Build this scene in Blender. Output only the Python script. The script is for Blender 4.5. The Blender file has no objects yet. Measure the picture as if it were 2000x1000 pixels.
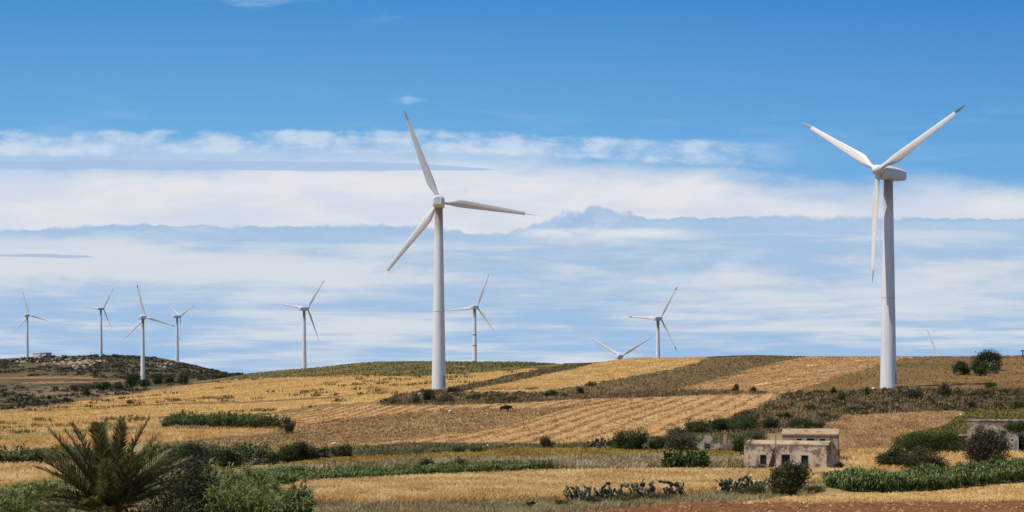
import bpy, math, random
import numpy as np
from mathutils import Vector, Matrix, Euler

C = bpy.context.scene.collection
FPX, HOR = 3732.0, 742.0          # focal length and eye level, in pixels of a 2000 px wide picture
R = math.radians
rng = np.random.default_rng(7)

# ---------------------------------------------------------------- object helpers
def tag(o, label=None, cat=None, group=None, kind=None):
    if label: o['label'] = label
    if cat: o['category'] = cat
    if group: o['group'] = group
    if kind: o['kind'] = kind
    return o

def link(name, data, mat=None, parent=None):
    o = bpy.data.objects.new(name, data)
    C.objects.link(o)
    if mat is not None and data is not None and not data.materials:
        data.materials.append(mat)
    if parent is not None: o.parent = parent
    return o

def empty(name, loc, rz=0.0, label=None, cat=None, group=None):
    o = bpy.data.objects.new(name, None); C.objects.link(o)
    o.location = loc; o.rotation_euler = (0, 0, rz); o.empty_display_size = 0.5
    return tag(o, label, cat, group)

def mesh_np(name, V, F, tint=None, smooth=False):
    """V (n,3) float, F (m,k) int array -> mesh; tint is one float per vertex"""
    V = np.asarray(V, dtype=np.float32); F = np.asarray(F, dtype=np.int32)
    me = bpy.data.meshes.new(name)
    m, k = F.shape
    me.vertices.add(len(V)); me.vertices.foreach_set('co', V.ravel())
    me.loops.add(m*k); me.loops.foreach_set('vertex_index', F.ravel())
    me.polygons.add(m)
    me.polygons.foreach_set('loop_start', np.arange(0, m*k, k, dtype=np.int32))
    me.polygons.foreach_set('loop_total', np.full(m, k, dtype=np.int32))
    me.polygons.foreach_set('use_smooth', np.full(m, smooth, dtype=bool))
    if tint is not None:
        a = me.attributes.new('tint', 'FLOAT', 'POINT')
        a.data.foreach_set('value', np.asarray(tint, dtype=np.float32))
    me.update(calc_edges=True)
    return me

class MB:
    """collects boxes, lofts and tubes into one mesh"""
    def __init__(s): s.v = []; s.f = []
    def add(s, vs, fs):
        b = len(s.v); s.v += [tuple(p) for p in vs]; s.f += [tuple(i+b for i in f) for f in fs]
    def box(s, x0, x1, y0, y1, z0, z1):
        s.add([(x0,y0,z0),(x1,y0,z0),(x1,y1,z0),(x0,y1,z0),(x0,y0,z1),(x1,y0,z1),(x1,y1,z1),(x0,y1,z1)],
              [(0,3,2,1),(4,5,6,7),(0,1,5,4),(1,2,6,5),(2,3,7,6),(3,0,4,7)])
    def loft(s, rings, cap=True):
        n = len(rings[0]); vs = [p for r in rings for p in r]; fs = []
        for i in range(len(rings)-1):
            for j in range(n):
                k = (j+1) % n
                fs.append((i*n+j, i*n+k, (i+1)*n+k, (i+1)*n+j))
        if cap:
            fs.append(tuple(reversed(range(n)))); fs.append(tuple((len(rings)-1)*n+j for j in range(n)))
        s.add(vs, fs)
    def tube(s, pts, rad, n=6):
        rings = []
        for i, p in enumerate(pts):
            p = Vector(p); a = Vector(pts[max(i-1, 0)]); b = Vector(pts[min(i+1, len(pts)-1)])
            d = (b-a).normalized(); x = d.orthogonal().normalized(); y = d.cross(x)
            r = rad[i] if hasattr(rad, '__len__') else rad
            rings.append([tuple(p + (x*math.cos(t)+y*math.sin(t))*r) for t in [2*math.pi*j/n for j in range(n)]])
        s.loft(rings)
    def build(s, name, mat, parent=None, smooth=False, bevel=0):
        me = bpy.data.meshes.new(name); me.from_pydata(s.v, [], s.f); me.update()
        if smooth:
            me.polygons.foreach_set('use_smooth', [True]*len(me.polygons))
        o = link(name, me, mat, parent)
        if bevel:
            b = o.modifiers.new('bevel', 'BEVEL'); b.width = bevel; b.segments = 2; b.limit_method = 'ANGLE'
        return o

# ---------------------------------------------------------------- node helpers
def nd(t, typ, ins=None, **attrs):
    n = t.nodes.new(typ)
    for k, v in attrs.items(): setattr(n, k, v)
    for k, v in (ins or {}).items():
        if isinstance(v, bpy.types.NodeSocket): t.links.new(v, n.inputs[k])
        else: n.inputs[k].default_value = v
    return n
def mt(t, op, a, b=None, c=None, clamp=False):
    ins = {0: a}
    if b is not None: ins[1] = b
    if c is not None: ins[2] = c
    return nd(t, 'ShaderNodeMath', ins, operation=op, use_clamp=clamp).outputs[0]
def sm(t, x, a, b, lo=0.0, hi=1.0):
    return nd(t, 'ShaderNodeMapRange', {0: x, 1: a, 2: b, 3: lo, 4: hi}, interpolation_type='SMOOTHSTEP').outputs[0]
def ln(t, x, a, b, lo=0.0, hi=1.0):
    return nd(t, 'ShaderNodeMapRange', {0: x, 1: a, 2: b, 3: lo, 4: hi}).outputs[0]
def noise(t, vec, scale=1.0, detail=4.0, rough=0.55, dist=0.0):
    return nd(t, 'ShaderNodeTexNoise', {'Vector': vec, 'Scale': scale, 'Detail': detail, 'Roughness': rough, 'Distortion': dist}).outputs[0]
def mixc(t, f, a, b, blend='MIX'):
    n = nd(t, 'ShaderNodeMix', data_type='RGBA', blend_type=blend)
    for i, v in ((0, f), (6, a), (7, b)):
        if isinstance(v, bpy.types.NodeSocket): t.links.new(v, n.inputs[i])
        else: n.inputs[i].default_value = v if i == 0 else (*v[:3], 1)
    return n.outputs[2]
def ramp(t, f, stops):
    n = nd(t, 'ShaderNodeValToRGB', {0: f}); e = n.color_ramp.elements
    while len(e) < len(stops): e.new(0.5)
    for el, (p, c) in zip(e, stops): el.position = p; el.color = (*c[:3], 1)
    return n.outputs[0]
def comb(t, x, y, z=0.0):
    return nd(t, 'ShaderNodeCombineXYZ', {0: x, 1: y, 2: z}).outputs[0]
def new_mat(name):
    m = bpy.data.materials.new(name); m.use_nodes = True
    t = m.node_tree; t.nodes.clear()
    return m, t
def finish(t, col, rough=0.9, bump=None, bstr=0.3, bdist=0.2, spec=0.2, trans=0.0):
    ins = {'Base Color': col, 'Roughness': rough, 'Specular IOR Level': spec}
    if bump is not None:
        ins['Normal'] = nd(t, 'ShaderNodeBump', {'Height': bump, 'Strength': bstr, 'Distance': bdist}).outputs[0]
    p = nd(t, 'ShaderNodeBsdfPrincipled', ins).outputs[0]
    if trans:
        tr = nd(t, 'ShaderNodeBsdfTranslucent', {'Color': col}).outputs[0]
        p = nd(t, 'ShaderNodeMixShader', {0: trans, 1: p, 2: tr}).outputs[0]
    nd(t, 'ShaderNodeOutputMaterial', {0: p})
def objco(t): return nd(t, 'ShaderNodeTexCoord').outputs['Object']
def lin(r, g, b):
    f = lambda c: (c/255/12.92) if c/255 <= 0.04045 else ((c/255+0.055)/1.055)**2.4
    return (f(r), f(g), f(b))

# ---------------------------------------------------------------- terrain
UC = np.array([-12000, -300, 0, 250, 400, 500, 600, 750, 860, 1000, 1150, 1250, 1500, 1750, 2000, 2300, 12000], float)
YK = np.array([15, 60, 120, 150, 200, 250, 300, 350, 400, 450, 520, 600, 700, 850, 1000, 1300, 1600, 1950, 2400, 3200, 6000, 14000], float)
ZT = {
 -300: [-4,-7.2,-9.8,-10.6,-11.2,-11.2,-10.6,-10.0,-9.5,-9.2,-9.0,-8.6,-8.2,-7.0,-5.5,-3,5,14,5,-20,-40,-45],
 0:    [-4,-7.2,-9.8,-10.6,-11.2,-11.2,-10.5,-9.8,-9.3,-8.9,-8.6,-8.4,-8.0,-6.8,-5.4,-2,8,21.5,8,-20,-40,-45],
 250:  [-4,-7.2,-9.8,-10.6,-11.2,-11.2,-10.5,-9.7,-8.9,-8.3,-7.4,-6.5,-5.3,-3.5,-2,-1.0,9,25.2,8,-20,-40,-45],
 400:  [-4,-7.2,-9.8,-10.6,-11.2,-11.2,-10.4,-9.6,-8.8,-7.9,-6.4,-4.9,-3.2,-1.1,0.2,1.2,5.2,12.6,2,-20,-40,-45],
 500:  [-4,-7.2,-9.8,-10.6,-11.2,-11.2,-10.4,-9.6,-8.6,-7.3,-5.3,-3.5,-1.4,1.4,3.4,3.6,0,-5,-15,-30,-40,-45],
 600:  [-4,-7.2,-9.8,-10.6,-11.2,-11.1,-10.5,-9.7,-8.5,-6.8,-4.3,-2.2,0.2,3.4,5.7,1,-6,-14,-20,-30,-40,-45],
 750:  [-4,-7.2,-9.8,-10.6,-11.2,-11.0,-10.4,-9.2,-7.0,-4.4,-2.0,0.2,3.0,7.3,9.2,3,-6,-14,-20,-30,-40,-45],
 860:  [-4,-7.2,-9.8,-10.6,-11.2,-10.9,-10.2,-8.6,-5.7,-2.9,-0.9,1.5,4.4,7.9,9.0,3,-6,-14,-20,-30,-40,-45],
 1000: [-4,-7.2,-9.8,-10.6,-11.2,-10.8,-10.1,-8.0,-5.5,-3.1,-0.5,2.6,5.5,7.4,6.8,0,-8,-14,-20,-30,-40,-45],
 1150: [-4,-7.2,-9.8,-10.6,-11.2,-10.9,-9.9,-7.4,-4.9,-2.6,0.3,3.9,6.0,5.6,1,-10,-18,-20,-22,-30,-40,-45],
 1250: [-4,-7.2,-9.8,-10.6,-11.2,-11.1,-9.8,-7.0,-4.5,-2.3,1.0,5.3,7.8,3.5,-4,-18,-25,-25,-25,-30,-40,-45],
 1500: [-4,-7.2,-9.8,-10.6,-11.2,-11.4,-9.7,-6.2,-2.7,0.2,3.9,7.3,7.2,0,-12,-25,-30,-30,-30,-30,-40,-45],
 1750: [-4,-7.2,-9.8,-10.6,-11.2,-11.3,-8.9,-5.2,-1.6,1.2,4.4,7.2,6.0,-3,-15,-30,-34,-34,-34,-34,-40,-45],
 2000: [-4,-7.2,-9.8,-10.6,-11.0,-10.8,-8.2,-4.8,-1.5,1.3,4.4,7.3,6.0,-3,-15,-30,-34,-34,-34,-34,-40,-45],
 2300: [-4,-7.2,-9.8,-10.6,-10.9,-10.6,-8.0,-4.6,-1.3,1.4,4.4,7.3,6.0,-3,-15,-30,-34,-34,-34,-34,-40,-45],
}
ZT[-12000] = ZT[-300]; ZT[12000] = ZT[2300]
ZM = np.array([ZT[int(u)] for u in UC])
LK = np.log(YK)
def pslopes(x, y):
    h = np.diff(x); d = np.diff(y, axis=-1)/h
    m = np.zeros_like(y)
    w1 = 2*h[1:]+h[:-1]; w2 = h[1:]+2*h[:-1]
    p = d[..., :-1]*d[..., 1:]
    with np.errstate(divide='ignore', invalid='ignore'):
        hm = (w1+w2)/(w1/d[..., :-1]+w2/d[..., 1:])
    m[..., 1:-1] = np.where(p > 0, hm, 0); m[..., 0] = d[..., 0]; m[..., -1] = d[..., -1]
    return m
ZS = pslopes(LK, ZM)
def zcols(Y):
    """terrain height of every control bearing at depths Y -> (len(Y), ncol)"""
    L = np.log(np.clip(Y, 15.01, 13999)); i = np.clip(np.searchsorted(LK, L)-1, 0, len(LK)-2)
    h = (LK[i+1]-LK[i]); t = (L-LK[i])/h
    a, b, ma, mb = ZM[:, i], ZM[:, i+1], ZS[:, i]*h, ZS[:, i+1]*h
    return ((2*t**3-3*t**2+1)*a+(t**3-2*t**2+t)*ma+(-2*t**3+3*t**2)*b+(t**3-t**2)*mb).T
def _base(u, Y):
    u = np.atleast_1d(np.asarray(u, float)); Y = np.atleast_1d(np.asarray(Y, float)); u, Y = np.broadcast_arrays(u, Y)
    sh = u.shape; u = u.ravel(); Y = Y.ravel()
    Zc = zcols(Y); out = np.empty(len(u))
    i = np.clip(np.searchsorted(UC, u)-1, 0, len(UC)-2)
    S = pslopes(UC, Zc); r = np.arange(len(u)); h = UC[i+1]-UC[i]; t = np.clip((u-UC[i])/h, 0, 1)
    out = (2*t**3-3*t**2+1)*Zc[r, i]+(t**3-2*t**2+t)*S[r, i]*h+(-2*t**3+3*t**2)*Zc[r, i+1]+(t**3-t**2)*S[r, i+1]*h
    return out.reshape(sh)
def vnoise(x, y, seed=0):
    xi = np.floor(x).astype(np.int64); yi = np.floor(y).astype(np.int64)
    fx = x-xi; fy = y-yi; fx = fx*fx*(3-2*fx); fy = fy*fy*(3-2*fy)
    def hsh(a, b):
        n = (a*374761393+b*668265263+seed*982451653) & 0xffffffff
        n = ((n ^ (n >> 13))*1274126177) & 0xffffffff
        return ((n ^ (n >> 16)) & 0xffff)/65535.0
    return (hsh(xi, yi)*(1-fx)+hsh(xi+1, yi)*fx)*(1-fy)+(hsh(xi, yi+1)*(1-fx)+hsh(xi+1, yi+1)*fx)*fy
def ground_z(X, Y):
    X = np.asarray(X, float); Y = np.asarray(Y, float)
    z = _base(X/Y*FPX+1000, Y)
    return z + (vnoise(X/23, Y/31, 3)-.5)*np.clip(Y/900, .12, .7)
def zone_v(u, Y): return HOR-_base(u, Y)*FPX/Y
_YS = np.exp(np.linspace(math.log(45), math.log(2300), 1500))
def gp(u, v, sink=0.0):
    """the nearest terrain point seen at picture position (u, v)"""
    vg = zone_v(np.full(len(_YS), float(u)), _YS)
    k = np.argmax(vg <= v) if (vg <= v).any() else int(np.argmin(vg))
    Y = _YS[k]; X = (u-1000)/FPX*Y
    return Vector((X, Y, float(ground_z(np.array([X]), np.array([Y]))[0])-sink))
def at_depth(u, Y, sink=0.0):
    X = (u-1000)/FPX*Y
    return Vector((X, Y, float(ground_z(np.array([X]), np.array([Y]))[0])-sink))
def inpoly(u, v, poly):
    c = np.zeros(u.shape, bool); n = len(poly)
    for i in range(n):
        x1, y1 = poly[i]; x2, y2 = poly[(i+1) % n]
        if y1 == y2: continue
        k = ((y1 > v) != (y2 > v)) & (u < (x2-x1)*(v-y1)/(y2-y1)+x1)
        c ^= k
    return c
# fields: outlines of the land as surveyed in bearing and dip from the viewpoint, laid on the terrain
Z = {}
Z['golden_field'] = [[(-300,832),(0,803),(130,790),(200,776),(300,763),(420,746),(540,737),(700,733),(760,736),(840,734),(900,730),(1030,718),(1060,721),(960,742),(890,757),(840,766),(740,782),(640,793),(540,806),(430,808),(320,812),(310,835),(200,846),(0,861),(-300,882)]]
Z['green_knoll'] = [[(430,720),(500,690),(1110,690),(1110,714),(1040,718),(900,730),(840,734),(760,736),(700,733),(540,737),(450,742)]]
Z['fallow_strip'] = [[(885,757),(960,742),(1060,721),(1110,710),(1160,690),(1170,708),(1060,735),(960,754),(895,769)]]
Z['upper_wheat_field'] = [[(885,769),(960,754),(1060,735),(1160,709),(1250,690),(1420,690),(1350,712),(1240,735),(1130,755),(1060,766),(1000,769)]]
Z['fallow_field'] = [[(1060,766),(1130,755),(1240,735),(1350,712),(1420,690),(1620,690),(1520,706),(1440,728),(1340,755),(1310,764),(1200,771),(1100,773)]]
Z['ridge_stubble_field'] = [[(1310,764),(1340,755),(1440,728),(1520,706),(1610,690),(1830,690),(1740,706),(1640,735),(1560,762),(1540,767),(1400,767)]]
Z['ridge_pasture'] = [[(1560,762),(1640,735),(1740,706),(1830,690),(2600,680),(2600,790),(1900,786),(1740,782),(1600,776)]]
Z['stubble_field'] = [[(500,822),(540,810),(650,795),(740,788),(860,792),(1000,788),(1120,779),(1300,774),(1540,770),(1480,797),(1400,828),(1330,846),(1200,862),(1050,877),(850,877),(680,870),(560,845)]]
Z['dry_grass_field'] = [[(300,868),(420,858),(560,842),(640,822),(800,806),(920,798),(1080,797),(1190,783),(1100,802),(1010,826),(900,843),(760,857),(690,868),(800,877),(960,880),(700,896),(520,905),(280,900)]]
Z['wheat_strip'] = [[(-300,884),(0,861),(200,846),(310,835),(450,838),(540,836),(600,842),(500,851),(300,863),(150,876),(0,886),(-300,910)]]
Z['yellow_field'] = [[(490,922),(640,899),(800,893),(1000,880),(1100,880),(1330,882),(1440,884),(1450,899),(1300,899),(1000,906),(800,912),(600,922)]]
Z['pale_grass_strip'] = [[(490,930),(600,920),(800,909),(1000,905),(1300,898),(1460,900),(1640,910),(1640,926),(1460,926),(1100,928),(800,938),(560,950)]]
Z['wheat_field'] = [[(540,970),(600,951),(800,939),(1050,928),(1300,925),(1460,926),(1640,926),(1690,924),(1600,942),(1500,956),(1330,966),(1100,975),(860,984),(600,985)],
                    [(1630,884),(1720,882),(1880,879),(2300,872),(2300,910),(2000,912),(1720,920),(1640,919)]]
Z['bank'] = [[(735,792),(770,772),(830,763),(900,767),(1100,767),(1320,763),(1500,766),(1490,773),(1300,776),(1120,780),(1000,788),(860,793)]]
Z['bare_hillside'] = [[(-300,775),(0,752),(130,756),(260,764),(330,756),(440,730),(470,738),(420,747),(300,764),(200,777),(130,791),(90,776),(0,772),(-300,790)]]
Z['red_earth_track'] = [[(-200,738),(0,737),(120,735),(195,737),(190,741),(100,739.5),(0,740)],[(38,748),(120,745),(200,744.5),(240,742),(245,745),(160,748),(90,750)],[(1950,722),(2010,715),(2300,712),(2300,730),(2010,729)]]
Z['small_wheat_field'] = [[(-300,925),(0,913),(160,908),(110,932),(60,948),(0,954),(-300,965)]]
Z['tan_field'] = [[(1615,832),(1650,815),(1880,806),(1840,835),(1760,852),(1720,884),(1630,886)]]
Z['green_field'] = [[(1880,806),(2000,796),(2300,788),(2300,874),(1880,880),(1730,882),(1760,852),(1840,835)]]
Z['straw_field'] = [[(1440,985),(1500,975),(1600,966),(1800,962),(2000,945),(2400,925),(2400,975),(2000,979),(1700,983),(1500,985)]]
Z['ploughed_field'] = [[(980,1010),(1100,1000),(1300,986),(1500,977),(2000,978),(2400,972),(2600,1090),(900,1090)]]
Z['field_margin'] = [[(100,796),(250,791.5),(420,786),(640,774),(760,763),(640,778),(420,789.5),(250,794.5)],
    [(530,806),(640,793),(740,781),(840,765),(880,757),(905,762),(850,771),(745,788),(650,797),(540,811)], [(300,866),(450,853),(600,842),(640,838),(600,847),(450,859),(300,871)],
    [(1120,757),(1240,733),(1350,710),(1362,711),(1245,738),(1130,760)], [(1300,764),(1440,726),(1520,704),(1530,705),(1446,730),(1330,764)], [(700,868),(760,857),(900,843),(1010,826),(1012,829),(900,847),(760,861)], [(560,842),(640,822),(800,806),(920,796),(920,799),(800,810),(640,826),(570,846)]]
Z['grass_margin'] = [[(-300,868),(0,850),(200,836),(310,828),(318,838),(200,848),(0,863),(-300,884)]]
ZN = list(Z)
# ---------------------------------------------------------------- ground materials
def gmat(name, cols, scales=(.03, .18, 1.6), weights=(.45, .3, .25), rows=None, flecks=None, patch=None, bstr=.5, bdist=.25, contrast=1.6):
    m, t = new_mat(name); p = objco(t)
    n = [noise(t, p, s, d, .6) for s, d in zip(scales, (3, 4, 6))]
    f = mt(t, 'ADD', mt(t, 'MULTIPLY', n[0], weights[0]), mt(t, 'ADD', mt(t, 'MULTIPLY', n[1], weights[1]), mt(t, 'MULTIPLY', n[2], weights[2])))
    f = mt(t, 'ADD', mt(t, 'MULTIPLY', mt(t, 'SUBTRACT', f, .5), contrast), .5)
    col = ramp(t, f, [(.15, cols[0]), (.5, cols[1]), (.85, cols[2])])
    h = n[2]
    s = nd(t, 'ShaderNodeSeparateXYZ', {0: p}).outputs
    if patch:                                    # irregular patches of another plant cover
        for (c, sc, lo, hi) in patch:
            q = noise(t, comb(t, mt(t, 'MULTIPLY', s[0], 1.0), mt(t, 'MULTIPLY', s[1], .6), 5.0), sc, 5, .65)
            col = mixc(t, sm(t, q, lo, hi), col, c)
    if rows:                                     # straw windrows left by the combine
        ang, sp, c, amt = rows
        wob = mt(t, 'MULTIPLY', mt(t, 'SUBTRACT', noise(t, p, .05, 2, .5), .5), sp*.5)
        d = mt(t, 'ADD', mt(t, 'ADD', mt(t, 'MULTIPLY', s[0], math.cos(ang)/sp), mt(t, 'MULTIPLY', s[1], -math.sin(ang)/sp)), mt(t, 'DIVIDE', wob, sp))
        w = mt(t, 'ADD', mt(t, 'MULTIPLY', mt(t, 'SINE', mt(t, 'MULTIPLY', d, 2*math.pi)), .5), .5)
        al = mt(t, 'ADD', mt(t, 'MULTIPLY', s[0], math.sin(ang)), mt(t, 'MULTIPLY', s[1], math.cos(ang)))
        lump = noise(t, comb(t, mt(t, 'MULTIPLY', d, 1.6), mt(t, 'MULTIPLY', al, .10)), 1.0, 5, .65)
        w = mt(t, 'ADD', w, mt(t, 'MULTIPLY', mt(t, 'SUBTRACT', lump, .5), .8))
        col = mixc(t, mt(t, 'MULTIPLY', sm(t, w, .62, 1.0), amt), col, c)
        dk = sm(t, w, .28, .0)
        col = mixc(t, mt(t, 'MULTIPLY', dk, amt*.45), col, tuple(x*.5 for x in cols[0]))
        h = mt(t, 'ADD', h, mt(t, 'MULTIPLY', sm(t, w, .62, 1.0), .8))
    if flecks:
        c, sc, lo, hi = flecks
        col = mixc(t, sm(t, noise(t, p, sc, 3, .6), lo, hi), col, c)
    finish(t, col, .95, h, bstr, bdist, spec=.05)
    return m
gold = (.47, .27, .085)
GM = {
 'golden_field': gmat('golden_grain_ground', [(.37,.205,.06), gold, (.54,.33,.12)], flecks=((.22,.16,.05), .09, .66, .74), patch=[((.36,.25,.075), .012, .52, .66)], rows=(R(64), 13, (.60,.39,.16), .4)),
 'green_knoll': gmat('knoll_grass', [(.09,.08,.027), (.15,.12,.038), (.26,.175,.065)], patch=[((.085,.085,.028), .05, .5, .62)], contrast=2.2),
 'fallow_strip': gmat('fallow_soil_strip', [(.11,.078,.034), (.15,.105,.045), (.21,.145,.062)], flecks=((.07,.055,.022), .3, .58, .66), contrast=2.2),
 'upper_wheat_field': gmat('cut_wheat_ground', [(.40,.23,.08), (.54,.33,.12), (.62,.40,.16)], rows=(R(36), 7, (.66,.45,.2), .5)),
 'bare_hillside': gmat('bare_hill_soil', [(.10,.07,.04), (.165,.11,.062), (.24,.16,.09)], patch=[((.06,.058,.026), .02, .5, .62)], contrast=2.0),
 'red_earth_track': gmat('red_earth', [(.16,.09,.045), (.26,.135,.062), (.40,.23,.11)], contrast=2.0),
 'bank': gmat('bank_earth', [(.12,.08,.04), (.19,.13,.062), (.27,.185,.09)], patch=[((.09,.08,.035), .08, .5, .62)], contrast=2.0),
 'field_margin': gmat('field_margin_soil', [(.13,.08,.035), (.20,.125,.05), (.28,.18,.075)], contrast=2.0),
 'grass_margin': gmat('grass_margin_ground', [(.17,.13,.04), (.25,.19,.06), (.36,.25,.08)], contrast=2.0),
 'fallow_field': gmat('fallow_soil', [(.135,.088,.038), (.165,.11,.047), (.20,.135,.058)], patch=[((.14,.115,.035), .04, .55, .7)]),
 'ridge_stubble_field': gmat('ridge_stubble', [(.30,.165,.065), (.38,.215,.085), (.45,.27,.11)], rows=(R(31), 8, (.74,.50,.21), 1.0)),
 'ridge_pasture': gmat('ridge_dry_pasture', [(.14,.078,.028), (.20,.115,.042), (.26,.155,.06)], patch=[((.13,.105,.03), .035, .52, .64), ((.30,.12,.05), .03, .64, .72)]),
 'stubble_field': gmat('stubble', [(.39,.22,.088), (.465,.268,.107), (.53,.32,.137)], rows=(R(17), 4.2, (.66,.45,.19), .38), flecks=((.17,.095,.04), .5, .66, .72)),
 'dry_grass_field': gmat('dry_grass_ground', [(.22,.135,.052), (.28,.17,.065), (.34,.21,.082)], patch=[((.17,.125,.045), .04, .5, .62)], rows=(R(60), 11, (.36,.225,.09), .3)),
 'wheat_strip': gmat('wheat_strip_ground', [(.42,.25,.085), (.52,.31,.11), (.58,.37,.15)]),
 'yellow_field': gmat('yellow_flower_ground', [(.27,.16,.035), (.34,.205,.04), (.42,.26,.06)], patch=[((.34,.17,.03), .05, .55, .68)]),
 'pale_grass_strip': gmat('pale_grass_ground', [(.24,.16,.065), (.34,.235,.10), (.43,.31,.15)], patch=[((.16,.15,.05), .08, .55, .65)]),
 'wheat_field': gmat('ripe_wheat_ground', [(.42,.255,.09), (.56,.36,.135), (.64,.44,.185)]),
 'small_wheat_field': gmat('ripe_wheat_plot_ground', [(.36,.19,.06), (.46,.26,.085), (.52,.31,.11)]),
 'tan_field': gmat('tan_grain_ground', [(.26,.145,.048), (.33,.19,.065), (.40,.235,.085)], rows=(R(70), 4, (.40,.24,.09), .4)),
 'green_field': gmat('green_meadow_ground', [(.105,.09,.022), (.13,.11,.026), (.16,.13,.034)]),
 'straw_field': gmat('straw_ground', [(.38,.225,.085), (.50,.31,.13), (.57,.38,.18)], rows=(R(80), 3, (.62,.42,.2), .5)),
 'ploughed_field': gmat('ploughed_red_soil', [(.14,.060,.024), (.235,.100,.040), (.33,.155,.068)], scales=(.1, .7, 3.0), weights=(.2,.4,.4), bstr=1.0, bdist=.5, contrast=2.6),
 'scrub_hillside': gmat('scrub_ground', [(.075,.06,.03), (.115,.088,.043), (.18,.125,.062)], scales=(.02,.1,.8), patch=[((.062,.055,.026), .03, .48, .6), ((.055,.05,.024), .012, .5, .6)], contrast=2.0),
 'meadow': gmat('rough_meadow_ground', [(.15,.11,.045), (.25,.18,.075), (.36,.27,.125)], patch=[((.13,.115,.04), .1, .52, .64)], contrast=2.0),
}
ZL = {n: None for n in GM}
# ---------------------------------------------------------------- the ground sheet
us = np.concatenate([-np.geomspace(12000, 330, 26), np.arange(-300, 2301, 3.0), np.geomspace(2330, 12000, 26)])
Ys = np.concatenate([np.linspace(16, 58, 8), np.geomspace(60, 128, 40), np.geomspace(130, 720, 350), np.geomspace(724, 2400, 150), np.geomspace(2500, 14000, 24)])
U, YY = np.meshgrid(us, Ys)
XX = (U-1000)/FPX*YY
VV = zone_v(U, YY)
def jit(u, Y, v):                 # ragged borders
    X = (u-1000)/FPX*Y
    a = (vnoise(X/9, Y/16, 11)-.5)*2+(vnoise(X/2.6, Y/5, 12)-.5)
    k = FPX/Y
    return u+a*k*1.3, v+a*k*.06+(vnoise(X/3, Y/9, 13)-.5)*2.0
JU, JV = jit(U, YY, VV)
zone = np.where(YY < 330, len(ZN)+1, len(ZN)).astype(np.int32)     # meadow / scrub by default
near = YY < 1750
for i, n in enumerate(ZN):
    for poly in Z[n]:
        zone[inpoly(JU, JV, poly) & near] = i
names = ZN+['scrub_hillside', 'meadow']
zone[(YY > 700) & (U > 1180) & (zone < len(ZN)) & (VV > 712)] = len(ZN)
amp = {'ploughed_field': .22, 'scrub_hillside': .5, 'meadow': .25, 'green_knoll': .3, 'ridge_pasture': .2}
A = np.array([amp.get(n, .08) for n in names])[zone]
ZZ = ground_z(XX, YY) + A*((vnoise(XX/2.7, YY/4, 21)-.5)*1.2+(vnoise(XX/.9, YY/1.3, 22)-.5)*(.9*np.clip(260/YY, 0, 1)))
nr, nc = U.shape
idx = np.arange(nr*nc).reshape(nr, nc)
quads = np.stack([idx[:-1, :-1], idx[:-1, 1:], idx[1:, 1:], idx[1:, :-1]], -1).reshape(-1, 4)
zf = zone[:-1, :-1].ravel()
P = np.stack([XX, YY, ZZ], -1).reshape(-1, 3)
for i, n in enumerate(names):
    q = quads[zf == i]
    if not len(q): continue
    used, inv = np.unique(q, return_inverse=True)
    o = link(n, mesh_np(n, P[used], inv.reshape(-1, 4), smooth=True), GM[n])
    tag(o, kind='structure')
g = MB(); g.add([(-30000,-30000,-60),(30000,-30000,-60),(30000,30000,-60),(-30000,30000,-60)], [(0,1,2,3)])
tag(g.build('ground', GM['meadow']), kind='structure')

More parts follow.
